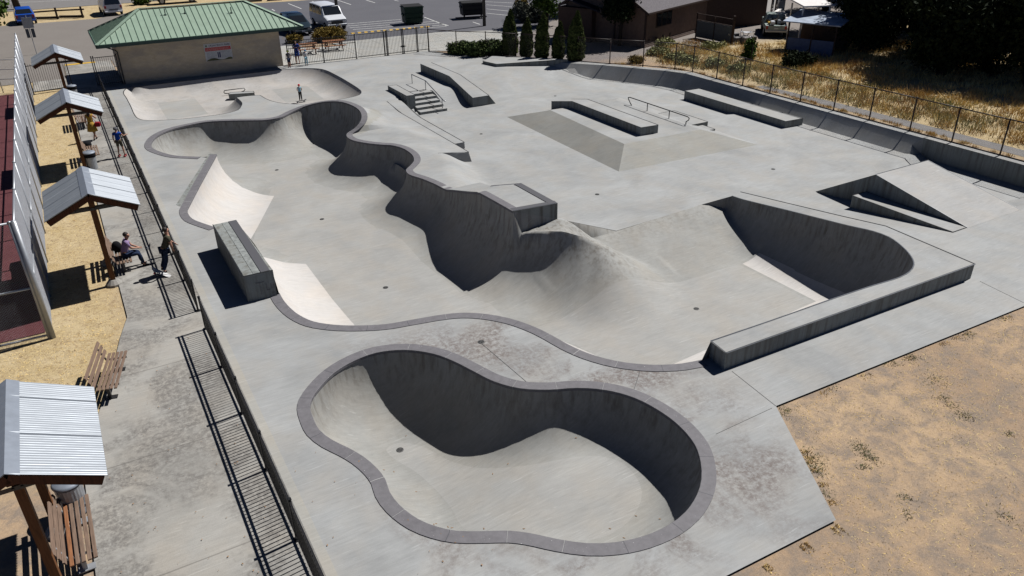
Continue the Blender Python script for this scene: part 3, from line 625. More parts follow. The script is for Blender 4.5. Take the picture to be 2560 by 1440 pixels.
# apex wedge between the two quarter pipes
A0 = ARM[0]; q1 = at(467, 523); q0 = at(440, 512); ap = at(524, 388, .1)
mb = MB(); mb.prism([(q0[0], q0[1]), (q1[0] - .02, q1[1]), (A0[0] - .01, A0[1]), (ap[0], ap[1])], -.15, [.005, .0, APZ, APZ]); o = mb.build('raised_rim_wedge', M['ledge']); tag(o, 'long thin sloping concrete wedge beside the pointed rim of the snake bowl', 'ramp')
# raised platform at the end of the tongue
Pa = [ARM[i] for i in range(len(ARM)) if ARM[i][1] < 29.4 and ARM[i][0] > 12]
poly = [tuple(p[:2]) for p in Pa] + [tuple(PIER_B[:2]), at2(1303, 459, 1.0), at2(1228, 456, .85), at2(1200, 450, .15)]
zt = [p[2] for p in Pa] + [1.0, 1.0, .87, .16]
def capblock(name, poly, zt, zf, zb, m1, m2):
    """walls down from a closed outline plus a properly triangulated top"""
    mb = MB(); n = len(poly); mb.v = [(p[0], p[1], zb) for p in poly] + [(p[0], p[1], z) for p, z in zip(poly, zt)]
    fl = area(np.array(poly)) > 0
    for i in range(n): j = (i + 1) % n; f = (i, j, n + j, n + i); mb.f.append(f if fl else f[::-1]); mb.mi.append(0)
    o = mb.build(name, M[m1]); t = sheet('top', poly, [], zf, None, (), .4, [M[m2]], None, o, angle=20); return o
zplat = lambda x, y: np.clip((29.35 - y) / 3.42, 0, 1)
zt = list(zplat(np.array([p[0] for p in poly]), np.array([p[1] for p in poly])))
pl = capblock('raised_platform', poly, zt, zplat, -1.2, 'ledge', 'conc')
tag(pl, 'raised concrete platform with dark coping on three sides above the rounded hip', 'ramp')
path = np.array([PIER_A, PIER_B, at(1303, 459, 1.0), (*at2(1228, 456, .85), float(zplat(0, at2(1228, 456, .85)[1])))])
mid = []
for a, b in zip(path[:-1], path[1:]):
    n_ = max(2, int(np.linalg.norm(b - a) / .3)); mid += [a + (b - a) * i / n_ for i in range(n_)]
mid.append(path[-1])
for q_, (a, b) in enumerate(((path[0], path[1]), (path[1], path[2]), (path[2], path[3]))):
    a = a + (0, 0, .003 * q_); b = b + (0, 0, .003 * q_)
    d = (b - a); d2 = d / np.linalg.norm(d); nn = np.array([-d2[1], d2[0], 0]); mb = MB(); wv = .3
    e0 = a + nn * 0; mb.hexa([a - d2 * .0 + (0, 0, .002), b + (0, 0, .002), b + nn * wv + (0, 0, .002), a + nn * wv + (0, 0, .002), a + (0, 0, .02), b + (0, 0, .02), b + nn * wv + (0, 0, .02), a + nn * wv + (0, 0, .02)]); mb.build('coping', M['coping'], pl)
edge_strip([tuple(PIER_A + (0, 0, .012)), tuple(PIER_B + (0, 0, .012))], .03, .02, 'edge_coping', 'steel', pl)
# long curved ledge round the deep corner of the snake bowl
outer = [(13.79, 12.38, .55), (19, 12.26, .55), (24.82, 12.14, .55), (25.1, 15.75, .55), (25.02, 17.6, .32), (24.98, 20, -.02), (24.95, 22.88, -.36)]
mb = MB(); P = [tuple(p) for p in POCK]
outer = [(p[0], p[1], float(ztop(p[0], p[1]))) for p in outer]
poly = [(p[0], p[1]) for p in outer] + [(p[0], p[1]) for p in P]; zt = [p[2] for p in outer] + [p[2] for p in P]
cl_ = capblock('curved_ledge', poly, zt, ztop, -1.0, 'ledge', 'conc')
tag(cl_, 'long steel-edged concrete ledge curving round the right end of the snake bowl', 'ledge')
edge_strip([(outer[-1][0], outer[-1][1], outer[-1][2])] + [outer[i] for i in range(5, -1, -1)], .035, .014, 'edge_coping', 'darksteel', cl_)
edge_strip([P[-1]] + [outer[0]], .03, .02, 'edge_coping', 'steel', cl_)
edge_strip(P, .04, .014, 'edge_coping', 'steel', cl_)
edge_strip([(p[0], p[1] - .02, p[2] + .004) for p in outer[:3]], .03, .012, 'edge_coping', 'steel', cl_)
# low ledges along the plaza bank are steel-edged steps of the deck
for pts, nm in (([(17.05, 45.6, -.01), (17.05, 44.6, -.125), (17.05, 43.2, -.25), (17.05, 34.27, -.25)], 'low_ledge_edge'), ([(17.92, 45.3, -.035), (17.92, 44.0, -.225), (17.92, 42.3, -.445), (17.92, 36.5, -.45)], 'low_ledge_edge'), ([(17.05, 34.27, -.25), (15.3, 34.27, -.01)], 'low_ledge_edge'), ([(17.07, 36.5, -.45), (17.92, 36.5, -.45)], 'low_ledge_edge')):
    edge_strip(pts, .03, .01, 'edge_coping', 'darksteel', slab)
# stairs, its side ledge and handrail
mb = MB(); st = empty('concrete_stairs', (19.7, 45.5, -.8), 'five-step concrete stairs down to the plaza beside a square block', 'stairs')
for k_ in range(5):
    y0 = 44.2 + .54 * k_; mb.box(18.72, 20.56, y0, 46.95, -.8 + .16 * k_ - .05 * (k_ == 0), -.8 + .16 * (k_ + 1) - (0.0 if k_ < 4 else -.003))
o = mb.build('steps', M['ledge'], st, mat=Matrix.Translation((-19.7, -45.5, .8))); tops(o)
block('stair_ledge', 'short square concrete block on the left of the stairs', 'ledge', [(18.22, 45.15), (18.78, 45.1), (18.85, 48.3), (18.25, 48.4)], -.85, .27)
def rail(name, label, path, posts, r=.028, mat='steel'):
    e = empty(name, path[0], label, 'rail'); inv = Matrix.Translation(-Vector(path[0]))
    mb = MB(); mb.tube(path, r, 8); mb.build('bar', M[mat], e, smooth=True, mat=inv)
    for a, b in posts:
        mb = MB(); mb.tube([a, b], r * .9, 8); mb.build('post', M[mat], e, smooth=True, mat=inv)
    return e
ra = at(1033, 186, .62); x_ = 20.35
rail('stair_rail', 'grey steel handrail down the right side of the stairs', [(x_, 49.2, .62), (x_, 46.9, .62), (x_ - .05, 44.1, -.1), (x_ - .05, 43.9, -.1)], [((x_, 49.2, 0), (x_, 49.2, .62)), ((x_, 46.95, 0), (x_, 46.95, .62)), ((x_ - .05, 44.35, -.64), (x_ - .05, 44.35, -.04))])
# big kinked hubba
hb = MB()
L_ = [(22.37, 52.3), (22.37, 47.5), (22.37, 44.1)]; Rr_ = [(23.25, 52.3), (23.2, 47.5), (23.58, 44.1)]; zz = [.57, .57, -.2]; Rb = [(23.3, 52.3, -.1), (23.3, 47.5, -.1), (24.15, 44.1, -.8)]
rgs = [[(L_[i][0], L_[i][1], -.9), (L_[i][0], L_[i][1], zz[i]), (Rr_[i][0], Rr_[i][1], zz[i]), (Rb[i][0], Rb[i][1], Rb[i][2] - .1)] for i in range(3)]
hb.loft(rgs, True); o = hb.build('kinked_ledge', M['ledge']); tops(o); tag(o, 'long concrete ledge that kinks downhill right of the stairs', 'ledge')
for S_ in (L_, Rr_): edge_strip([(S_[i][0], S_[i][1], zz[i]) for i in range(3)], .03, .01, 'edge_coping', 'darksteel', o)
edge_strip([(22.37, 44.1, -.2), (23.58, 44.1, -.2)], .03, .01, 'edge_coping', 'darksteel', o)
# low pad at the back
block('low_pad', 'low flat concrete pad at the back of the plaza below the cypresses', 'ledge', [(27.5, 52.3), (27.85, 50.75), (32.2, 49.6), (33.2, 49.2), (31.2, 51.5), (29.0, 53.6)], -.3, .2)
# funbox
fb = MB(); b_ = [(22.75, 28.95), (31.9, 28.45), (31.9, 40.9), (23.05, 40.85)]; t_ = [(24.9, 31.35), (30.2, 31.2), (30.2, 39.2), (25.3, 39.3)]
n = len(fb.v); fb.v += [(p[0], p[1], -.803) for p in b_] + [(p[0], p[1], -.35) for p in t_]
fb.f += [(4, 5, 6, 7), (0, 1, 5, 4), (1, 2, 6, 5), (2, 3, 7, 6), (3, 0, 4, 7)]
fo = fb.build('funbox', [M['conc'], M['bankc'], M['shadec']]); fo.data.polygons[1].material_index = 1; fo.data.polygons[4].material_index = 2  # bank shading put into the colour: left much darker, front slightly, with warm tint
tag(fo, 'low four-sided concrete funbox with sloped sides under the long ledge and rail', 'ramp')
lg = MB(); lx0, lx1 = 26.62, 27.72
lg.loft([[(lx0 - .03, 32.08, -.4), (lx0 - .03, 32.08, .1), (lx1, 31.98, .1), (lx1, 31.98, -.4)], [(lx0, 38.9, -.4), (lx0, 38.9, .1), (lx1, 38.8, .1), (lx1, 38.8, -.4)], [(26.1, 40.45, -.85), (26.1, 40.45, -.16), (27.4, 40.1, -.12), (27.4, 40.1, -.85)]], True)
o = lg.build('funbox_ledge', M['ledge']); tops(o); tag(o, 'long flat concrete ledge standing on the funbox', 'ledge')
edge_strip([(26.1, 40.45, -.16), (lx0, 38.9, .1), (lx0 - .03, 32.08, .1), (lx1, 31.98, .1), (lx1, 38.8, .1), (27.4, 40.1, -.12)], .035, .012, 'edge_coping', 'darksteel', o)
z0 = -.35; tz = .12
pa = at(1567, 243, tz); pb = at(1727, 292, tz); fx = (pa[0] + pb[0]) / 2
top = [(fx, pa[1] - .35, z0), (fx, pa[1] - .2, z0 + .14), (fx, pa[1], z0 + .34), (fx, pa[1] + .03, tz - .05), (fx, pa[1] - .12, tz), (fx, (pa[1] + pb[1]) / 2, tz), (fx, pb[1] + .1, tz), (fx, pb[1] - .03, tz - .06), (fx, pb[1] + .0, z0 + .3), (fx, pb[1] + .2, z0 + .16), (fx, pb[1] + .2, z0)]
rail('flat_rail', 'black flat rail with curled ends on the funbox', top, [((fx, at(1614, 278, z0)[1], z0), (fx, at(1614, 278, z0)[1], tz)), ((fx, at(1663, 298, z0)[1], z0), (fx, at(1663, 298, z0)[1], tz))], .03, 'darksteel')
for (ax, ay), (bx_, by), zt_, lab in (((1683, 277), (1770, 304.5), -.5, 'thin low ledge on the right side of the funbox, the upper one'), ((1758, 305), (1788, 323), -.62, 'thin low ledge on the right side of the funbox, the lower shorter one')):
    a = at(ax, ay, zt_); b = at(bx_, by, zt_); block('side_ledge', lab, 'ledge', [(b[0] - 1.4, b[1]), (b[0], b[1]), (b[0], a[1]), (b[0] - 1.4, a[1])], -.82, zt_)
# long manual ledge by the bank
block('manual_ledge', 'long low flat concrete ledge along the banked wall', 'ledge', [(35.6, 29.95), (36.95, 29.85), (36.9, 38.7), (35.65, 38.75)], -1.1, -.4)
# wedge ramp and the little ledge beside it
wx0, wx1, wy0, wy1, wz = 28.81, 32.36, 14.73, 19.07, .88
mb = MB(); v = [(wx0, wy0, 0.004), (wx1, wy0, .004), (wx1, wy1, wz), (wx0, wy1, wz), (wx0, 21.9, -.8), (wx1, 21.9, -.8), (wx0, wy0, -.9), (wx1, wy0, -.9), (wx0, wy1, -.9), (wx1, wy1, -.9), (wx0, 21.9, -.9), (wx1, 21.9, -.9)]
mb.v = v; mb.f = [(0, 1, 2, 3), (3, 2, 5, 4), (0, 3, 8, 6), (3, 4, 10, 8), (1, 7, 9, 2), (2, 9, 11, 5), (4, 5, 11, 10), (0, 6, 7, 1)]; mb.mi = [0] * 8
o = mb.build('wedge_ramp', [M['wedge'], M['ledge']]); 
for i in (2, 3, 4, 5): o.data.polygons[i].material_index = 1
tag(o, 'tall triangular concrete wedge ramp by the retaining wall', 'ramp')
edge_strip([(wx0, wy0, .0), (wx0, wy1, wz), (wx1, wy1, wz), (wx1, wy0, .0)], .03, .01, 'edge_coping', 'steel', o)
block('ramp_side_ledge', 'level concrete ledge in the shade of the wedge ramp', 'ledge', [(27.93, 14.78), (28.8, 14.78), (28.8, 19.35), (27.93, 19.35)], -.85, .012)
# retaining wall
block('retaining_wall', 'long vertical concrete wall under the fence at the right edge', 'wall', [(38.0, 9.7), (38.64, 9.7), (38.64, 22.93), (38.0, 22.93)], -1.2, .006, topmat='conc')
# kids' bowl features: block and rail
zf = -.8
a = at(571, 236, -.45); b = at(635, 231.5, -.45)
block('little_block', 'small square concrete block in the shallow bowl next to the child-size rail', 'ledge', [at2(571, 236, -.4), at2(636, 232, -.4), at2(633, 228, -.4), at2(576, 231, -.4)], -.9, -.4)
r0 = at(557, 225, -.45); r1 = at(614, 221.5, -.45); yy = (r0[1] + r1[1]) / 2
rail('little_rail', 'small looped metal rail in the shallow bowl', [(r0[0] + .35, yy, -.85), (r0[0] + .33, yy, -.7), (r0[0] + .05, yy, -.65), (r0[0], yy, -.55), (r0[0] + .08, yy, -.45), ((r0[0] + r1[0]) / 2, yy, -.45), (r1[0] - .08, yy, -.45), (r1[0], yy, -.55), (r1[0] - .1, yy, -.65), (r1[0] - .33, yy, -.7), (r1[0] - .35, yy, -.85)], [], .03, 'darksteel')
# expansion joints of the deck
for a, b in (((1940, 1015), (1830, 928)), ((1203, 858), (1332, 968)), ((2450, 703), (2560, 757)), ((1602, 922), (1583, 980)), ((1755, 1090), (1930, 1020))):
    p, q = at(*a, .004), at(*b, .004)
    if a == (1755, 1090): p = at(1790, 1085, .004)
    mb = MB(); mb.bar(p, q, .014, .004); mb.build('expansion_joint', M['drain'], slab)
# ---------------------------------------------------------------- ground, walkway, court, parking
def flat(name, poly, z, mat, label=None, kind='structure', cat=None, holes=(), thick=0):
    if thick:
        mb = MB(); mb.prism(poly, z - thick, z); o = mb.build(name, M[mat])
    else:
        o = sheet(name, poly, list(holes), lambda x, y: np.full(len(x), z), None, (), 400, [M[mat]], None, smooth=False)
    return tag(o, label, cat, kind=kind)
hole = [(2.2, 2.3), (SLAB[1][0], SLAB[1][1] + .3), (SLAB[2][0] - .1, SLAB[2][1] + .3), (11.6, 7.15), (13.5, 10.7), (24.4, 10.4), (38.2, 10), (38.2, 41.5), (37.6, 43), (34.9, 47.1)] + [(p[0], p[1] - .3) for p in SLAB[10:15]] + [(26.2, 59), (2.2, 59)]
sheet('ground', [(-160, -60), (260, -60), (260, 320), (-160, 320)], [hole], lambda x, y: -.06 + .0 * x, None, (), 20, [M['ground']], None, smooth=False); tag(bpy.data.objects['ground'], 'dry tan dirt and straw-coloured grass ground', kind='structure')
flat('pavement', [(-1.95, -2), (1.975, -2), (1.975, 59.6), (3.22, 59.62), (3.22, 70.1), (-.1, 70.1), (-.1, 64.5), (-2.3, 64.5), (-2.3, 61.2), (-.25, 61.2), (-.25, 24.35), (-.58, 23.07), (-1.12, 20.46), (-1.95, 17.5)], -.006, 'walk', 'weathered concrete walkway along the iron fence', thick=.15)
mb = MB(); mb.box(1.99, 2.2, 0, 22.2, -.05, .004); mb.box(1.99, 2.2, 22.2, 59.4, -.05, .004); tag(mb.build('kerb', M['sand']), 'pale concrete strip at the foot of the iron fence', kind='structure')
flat('tennis_court', [(-14, 24.7), (-2.55, 24.7), (-2.55, 61.3), (-14, 61.3)], -.035, 'court', 'dark red hard court behind the chain-link fence')
mb = MB()
for y in (29, 42, 55): mb.box(-13, -3.2, y, y + .05, -.034, -.03)
mb.build('court_line', plain('court_line_dark', (.03, .02, .02), .8), bpy.data.objects['tennis_court'])
asph = [(-40, 64.6), (-.15, 64.6), (-.15, 70.2), (3.3, 70.2), (3.3, 67.2), (14.4, 67.2), (14.4, 68.5), (20.6, 68.5), (20.6, 67.3), (30.2, 67.3), (39.5, 63.5), (47.5, 71), (60, 84), (64, 96), (26, 97), (9.5, 100), (4, 95.5), (-40, 97)]
flat('parking_lot', asph, -.03, 'asphalt', 'asphalt parking lot with white stall lines')
flat('road', [(-160, 108), (5, 107.5), (260, 95), (260, 130), (-160, 125)], -.03, 'road', 'grey road beyond the parking lot')
mb = MB(); mb.bar(at(0, 8, -.024), at(330, -6, -.024), .15, .004); mb.build('road_marking', M['paint'], bpy.data.objects['road'])
flat('driveway', [(20.6, 67.3), (20.6, 59.35), (26.3, 59.35), (29.5, 56.9), (31.6, 58), (39.4, 63.4), (30.2, 67.3)], -.012, 'street', 'pale concrete driveway behind the black gates')
flat('patio', [(14.42, 68.4), (14.42, 59.4), (20.58, 59.35), (20.58, 66.0), (18, 66.0), (18, 68.4)], -.014, 'street', 'concrete patio under the picnic tables')
mb = MB()
for a, b in [((862, 60.5), (1002, 48.5)), ((868, 65), (1004, 54)), ((874, 69.5), (1092, 53)), ((882, 74), (1103, 57.5)), ((893, 78.5), (1112, 62)), ((930, 80), (1116, 66)), ((1061, 43), (1116, 64)), ((720.5, 8.6), (753.6, 22)), ((680, 23), (687, 27)), ((780, 3), (790, 6)), ((843, 0), (877.6, 11.7)), ((915, 0), (937.5, 7)), ((985, 0), (996, 2.6)),
             ((1100, 58), (1121, 64)), ((1193, 3), (1292, 8)), ((1216, 12), (1290, 17.5)), ((1216, 22), (1284, 29)), ((1216, 33), (1276, 39)), ((1182, 55), (1200, 61))]:
    mb.bar(at(*a, -.026), at(*b, -.026), .12, .004)
mb.build('parking_line', M['paint'], bpy.data.objects['parking_lot'])
mb = MB()
P0 = Vector(at(878, 83.7, 0)); P1 = Vector(at(1080, 65.5, 0)); nn = 26; pd = Vector((-(P1 - P0).y, (P1 - P0).x, 0)).normalized() * .16
mb.loft([[P0.lerp(P1, i / nn) - pd + Vector((0, 0, -.03)), P0.lerp(P1, i / nn) - pd * .5 + Vector((0, 0, .05)), P0.lerp(P1, i / nn) + pd * .5 + Vector((0, 0, .05)), P0.lerp(P1, i / nn) + pd + Vector((0, 0, -.03))] for i in range(nn + 1)], True)
for i in range(nn):
    for q in range(4): mb.mi[i * 4 + q] = i % 2
o = mb.build('speed_bump', [M['ypaint'], M['asphalt']]); tag(o, 'yellow and black striped speed bump behind the gates', 'speed bump')
mb = MB(); mb.box(-.05, 2.1, 69.6, 70.1, -.02, .012); tag(mb.build('kerb_marking', M['ypaint']), 'yellow painted kerb at the end of the walkway', kind='structure')

# ---------------------------------------------------------------- green-roofed building
B = empty('restroom_building', (8.9, 62.4, 0), 'long pale block building with a green metal hip roof', 'building'); IB = Matrix.Translation((-8.9, -62.4, 0))
mb = MB(); mb.box(3.27, 14.4, 60.05, 64.8, -.2, 2.86); mb.build('wall', M['block'], B, mat=IB)
ex0, ex1, ey0, ey1, ez = 2.09, 15.95, 58.85, 65.95, 2.9; rx0, rx1, ry, rz = 5.45, 12.75, 62.4, 4.55
E_ = [(ex0, ey0, ez), (ex1, ey0, ez), (ex1, ey1, ez), (ex0, ey1, ez)]; Rg = [(rx0, ry, rz), (rx1, ry, rz)]
mb = MB(); mb.quad(E_[0], E_[1], Rg[1], Rg[0]).quad(E_[1], E_[2], Rg[1]).quad(E_[2], E_[3], Rg[0], Rg[1]).quad(E_[3], E_[0], Rg[0]); rf = mb.build('roof', M['green'], B, mat=IB)
mb = MB(); mb.box(ex0 + .06, ex1 - .06, ey0 + .06, ey1 - .06, 2.78, 2.86); mb.build('soffit', M['trim'], B, mat=IB)
seamm = plain('seam_green', (.13, .22, .16), .5)
for s_, y0 in ((1, ey0), (-1, ey1)):            # standing seams of each roof slope, tied by a strip at the eave
    mb = MB(); mb.bar((ex0 + .1, y0 + s_ * .02, ez + .03), (ex1 - .1, y0 + s_ * .02, ez + .03), .03, .03)
    for i in range(34):
        x = ex0 + .2 + i * .41; k_ = min(1, (x - ex0) / (rx0 - ex0), (ex1 - x) / (ex1 - rx1)); mb.bar((x, y0, ez + .015), (x, y0 + s_ * (ry - ey0) * k_, ez + .015 + (rz - ez) * k_), .03, .05)
    mb.build('seams', seamm, rf, mat=IB)
for x0_, xr in ((ex0, rx0), (ex1, rx1)):
    mb = MB(); mb.bar((x0_, ey0 + .1, ez + .03), (x0_, ey1 - .1, ez + .03), .03, .03)
    for i in range(17):
        y = ey0 + .2 + i * .41; k_ = 1 - abs(y - ry) / (ry - ey0); mb.bar((x0_, y, ez + .015), (x0_ + (xr - x0_) * k_, y, ez + .015 + (rz - ez) * k_), .03, .05)
    mb.build('seams', seamm, rf, mat=IB)
mb = MB()
for a, b in ((E_[0], Rg[0]), (E_[1], Rg[1]), (E_[2], Rg[1]), (E_[3], Rg[0]), (Rg[0], Rg[1])): mb.bar(Vector(a) + Vector((0, 0, .04)), Vector(b) + Vector((0, 0, .04)), .26, .03)
mb.build('ridge_cap', M['green'], rf)
mb = MB()
for a, b in zip(E_, E_[1:] + E_[:1]): mb.bar(Vector(a) - Vector((0, 0, .09)), Vector(b) - Vector((0, 0, .09)), .12, .2)
mb.build('gutter', M['dgreen'], B, mat=IB)
mb = MB(); mb.tube([(2.5, 59.2, 2.75), (3.2, 59.9, 2.35), (3.3, 59.97, 2.2), (3.3, 59.97, .05)], .045, 6); mb.build('downspout', M['black'], B, mat=IB)
for x, y in ((7.02, 61.5), (8.35, 61.5), (11.47, 61.1)):
    z = ez + (y - ey0) / (ry - ey0) * (rz - ez); mb = MB(); mb.lathe([(.09, -.03), (.08, .05), (.035, .08), (.035, .42), (.01, .42)], (x, y, z), 10); mb.build('vent_pipe', M['dgreen'], rf, mat=IB)
for c_ in (rf.children): c_.matrix_parent_inverse.identity()
for c_ in rf.children:
    if c_.name.startswith('ridge'): c_.data.transform(IB)
# the sign
def text(body, size, loc, mat, parent, align='CENTER', name='lettering', rot=(pi / 2, 0, 0), sx=1):
    cu = bpy.data.curves.new(name, 'FONT'); cu.body = body; cu.size = size; cu.align_x = align; cu.extrude = .003; cu.offset = .006 * size
    t = bpy.data.objects.new(name, cu); col.objects.link(t); bpy.context.view_layer.update()
    me = bpy.data.meshes.new_from_object(t.evaluated_get(bpy.context.evaluated_depsgraph_get())); bpy.data.objects.remove(t); me.materials.clear(); me.materials.append(mat)
    me.transform(Matrix.Translation(loc) @ Matrix.Rotation(rot[2], 4, 'Z') @ Matrix.Rotation(rot[0], 4, 'X') @ Matrix.Scale(sx, 4, (1, 0, 0))); o = bpy.data.objects.new(name, me); col.objects.link(o); o.parent = parent; return o
white = plain('sign_white', (.62, .62, .62), .5); navy = plain('sign_navy', (.02, .03, .12), .5); redp = plain('sign_red', (.5, .03, .035), .5); pink = plain('sign_pale_red', (.65, .4, .38), .5); gt = plain('sign_grey_text', (.25, .28, .36), .6); og = plain('sign_olive', (.10, .10, .045), .8, var=.5, scale=4)
sx0, sx1, sz0, sz1 = 8.93, 10.82, .93, 2.13; sy = 60.05
S = empty('rules_sign', (9.87, 60.04, .95), 'white rules board reading UKIAH SKATE PARK with a red band on the block wall', 'sign'); IS = Matrix.Translation((-9.87, -60.04, -.95))
mb = MB(); mb.box(sx0, sx1, sy - .03, sy - .005, sz0, sz1); mb.build('board', white, S, mat=IS)
text('UKIAH SKATE PARK', .185, (10.02 - 9.87, -.035 + .01, 1.93 - .95), navy, S, sx=.92)
mb = MB(); mb.box(sx0 + .06, sx1 - .04, sy - .036, sy - .031, 1.62, 1.87); mb.build('red_band', redp, S, mat=IS)
mb = MB(); mb.lathe([(.07, 0), (.07, .004), (.03, .005)], (0, 0, 0), 14); o = mb.build('emblem', plain('emblem_green', (.12, .22, .14), .6), S, mat=IS @ Matrix.Translation((9.1, sy - .031, 1.99)) @ Matrix.Rotation(pi / 2, 4, 'X'))
mb = MB()
for z, a, b in ((1.79, .22, 1.75), (1.73, .1, 1.55), (1.68, .12, 1.75)):
    x = sx0 + a
    while x < sx0 + b: L = rng.uniform(.05, .16); mb.box(x, min(x + L, sx1 - .07), sy - .04, sy - .037, z, z + .022); x += L + .03
mb.build('small_print_pale', pink, S, mat=IS)
mb = MB()
for r_ in range(9):
    z = 1.55 - r_ * .055
    for a, b in ((.12, .82), (1.12, 1.8)):
        if r_ < 2: b = b if a > 1 else 1.75
        x = sx0 + a
        while x < sx0 + b - rng.uniform(0, .2): L = rng.uniform(.04, .14); mb.box(x, x + L, sy - .035, sy - .031, z, z + .016); x += L + .025
mb.build('small_print', gt, S, mat=IS)
mb = MB()
for q, (a, b) in enumerate(((.86, .93), (.95, .97), (.99, 1.07))): mb.box(sx0 + a, sx0 + b, sy - .037, sy - .032, 1.12, 1.5)
mb.build('blue_figure', navy, S, mat=IS)
mb = MB(); xs = np.linspace(0, 1, 14); hh = [.05, .12, .17, .19, .18, .15, .08, .05, .04, .05, .1, .15, .17, .12]
for i in range(13): mb.hexa([(sx0 + .05 + xs[i] * 1.8, sy - .036, sz0 + .01), (sx0 + .05 + xs[i + 1] * 1.8, sy - .036, sz0 + .01), (sx0 + .05 + xs[i + 1] * 1.8, sy - .032, sz0 + .01), (sx0 + .05 + xs[i] * 1.8, sy - .032, sz0 + .01), (sx0 + .05 + xs[i] * 1.8, sy - .036, sz0 + hh[i]), (sx0 + .05 + xs[i + 1] * 1.8, sy - .036, sz0 + hh[i + 1]), (sx0 + .05 + xs[i + 1] * 1.8, sy - .032, sz0 + hh[i + 1]), (sx0 + .05 + xs[i] * 1.8, sy - .032, sz0 + hh[i])])
mb.build('landscape_strip', og, S, mat=IS)

# ---------------------------------------------------------------- shade shelters (ridge along +y, origin at the near post)
def make_shelter():
    e = empty('shade_shelter', (0, 0, 0)); y0, y1, hw, ze, zr = -.62, 2.55, 1.37, 2.8, 3.45; sl_ = (zr - ze) / hw
    for y in (0, 1.92):
        mb = MB(); mb.bar((0, y, -.1), (0, y, 3.1), .16); mb.build('post', M['post'], e)
        mb = MB(); mb.lathe([(.26, -.08), (.26, .02), (.14, .16), (.01, .16)], (0, y, 0), 12); mb.build('footing', M['walk'], e)
    mb = MB(); mb.bar((0, y0 + .1, zr - .2), (0, y1 - .1, zr - .2), .12, .22); mb.build('ridge_beam', M['timber'], e)
    for y in (y0 + .08, (y0 + y1) / 2, y1 - .08):
        for s_ in (-1, 1):
            mb = MB(); mb.bar((0, y, zr - .12), (s_ * (hw - .06), y, ze - .1), .07, .18); mb.build('rafter', M['timber'], e)
    for y in (0, 1.92):
        mb = MB(); mb.bar((-.95, y - .1, 2.78), (.95, y - .1, 2.78), .012, .09)
        mb.bar((-.95, y + .1, 2.78), (.95, y + .1, 2.78), .012, .09)
        for x in (-.9, -.5, -.07, .07, .5, .9): mb.lathe([(.03, -.11), (.03, .12)], (0, 0, 0), 6) if 0 else mb.box(x - .02, x + .02, y - .13, y + .13, 2.76, 2.80)
        mb.build('tie_bar', M['darksteel'], e)
        for s_ in (-1, 1):
            mb = MB(); mb.bar((0, y, 2.3), (s_ * .0, y + .5 * (1 if y == 0 else -1), 3.1), .09); 
        mb.build('brace', M['timber'], e)
    for s_ in (-1, 1):
        mb = MB(); n = 168; rows = []
        for i in range(n + 1):
            y = y0 + (y1 - y0) * i / n; h = .015 * sin(2 * pi * i / 4 + .4) + (.018 if (i % 34) in (0, 1) else 0)
            rows.append([(s_ * .02, y, zr + h), (s_ * (hw + .03), y, ze + h), (s_ * (hw + .03), y, ze + h - .012), (s_ * .02, y, zr + h - .012)])
        mb.loft(rows, True); mb.build('roof_panel', M['tin'], e)
    mb = MB(); mb.loft([[(-.2, y, zr - .2 * sl_ + .03), (0, y, zr + .045), (.2, y, zr - .2 * sl_ + .03), (0, y, zr + .03)] for y in (y0 - .01, y1 + .01)], True); mb.build('ridge_flashing', M['flash'], e)
    for s_ in (-1, 1):
        pass
    return e
sh = make_shelter(); first = True
for i, (x, y, lab) in enumerate(((-2.53, 13.25, 'nearest shade shelter with corrugated metal roof, cut off by the left edge'), (-.38, 27.12, 'shade shelter with metal gable roof beside the man sitting on the bench'), (-.38, 40.85, 'shade shelter with metal gable roof above the woman in the yellow dress'), (-.36, 54.85, 'farthest shade shelter with metal gable roof next to the black entrance gate'))):
    o = sh if i == 0 else copy_tree(sh); o.location = (x, y, 0); tag(o, lab, 'shelter', 'metal-roofed shade shelters along the walkway')
# ---------------------------------------------------------------- benches (back towards -x, slats along y)
def make_bench(L=2.0, odd=False):
    e = empty('slat_bench', (0, 0, 0))
    for i in range(5):
        mb = MB(); x = .0 + i * .105; mb.bevbox(x, x + .075, -L / 2, L / 2, .41, .45, .008); mb.build('seat_slat', M['slat2'] if i == 0 and odd else M['slat'], e)
    for i in range(3):
        z = .52 + i * .14; x = -.06 - i * .055; mb = MB(); mb.hexa([(x, -L / 2, z), (x + .035, -L / 2, z - .01), (x + .035, L / 2, z - .01), (x, L / 2, z), (x - .026, -L / 2, z + .07), (x + .009, -L / 2, z + .066), (x + .009, L / 2, z + .066), (x - .026, L / 2, z + .07)]); mb.build('back_slat', M['slat'], e)
    for y in (-L * .36, L * .36):
        mb = MB(); mb.box(-.02, .5, y - .025, y + .025, .37, .405); mb.bar((-.02, y, .38), (-.19, y, .86), .05, .03); mb.bar((.2, y, .38), (.2, y, .0), .08); mb.box(.05, .38, y - .09, y + .09, -.002, .018); mb.build('frame', M['galv'] if odd else M['darksteel'], e)
    return e
b0 = make_bench(2.05, True); b1 = make_bench(1.9)
for i, (x, y, rz, lab) in enumerate(((-2.32, 14.45, .02, 'slatted wooden bench with one orange slat under the nearest shelter'), (-1.16, 20.55, -.235, 'weathered slatted wooden bench standing askew at the walkway edge'), (-.12, 28.6, -.03, 'slatted bench on which the man in lavender sits'), (-.1, 42.75, 0, 'slatted wooden bench right behind the lidded trash can'), (-.12, 49.9, 0, 'slatted wooden bench behind the woman in the yellow dress'))):
    o = b0 if i == 0 else (b1 if i == 1 else copy_tree(b1)); o.location = (x, y, -.006); o.rotation_euler[2] = rz; tag(o, lab, 'bench', 'slatted benches along the walkway')
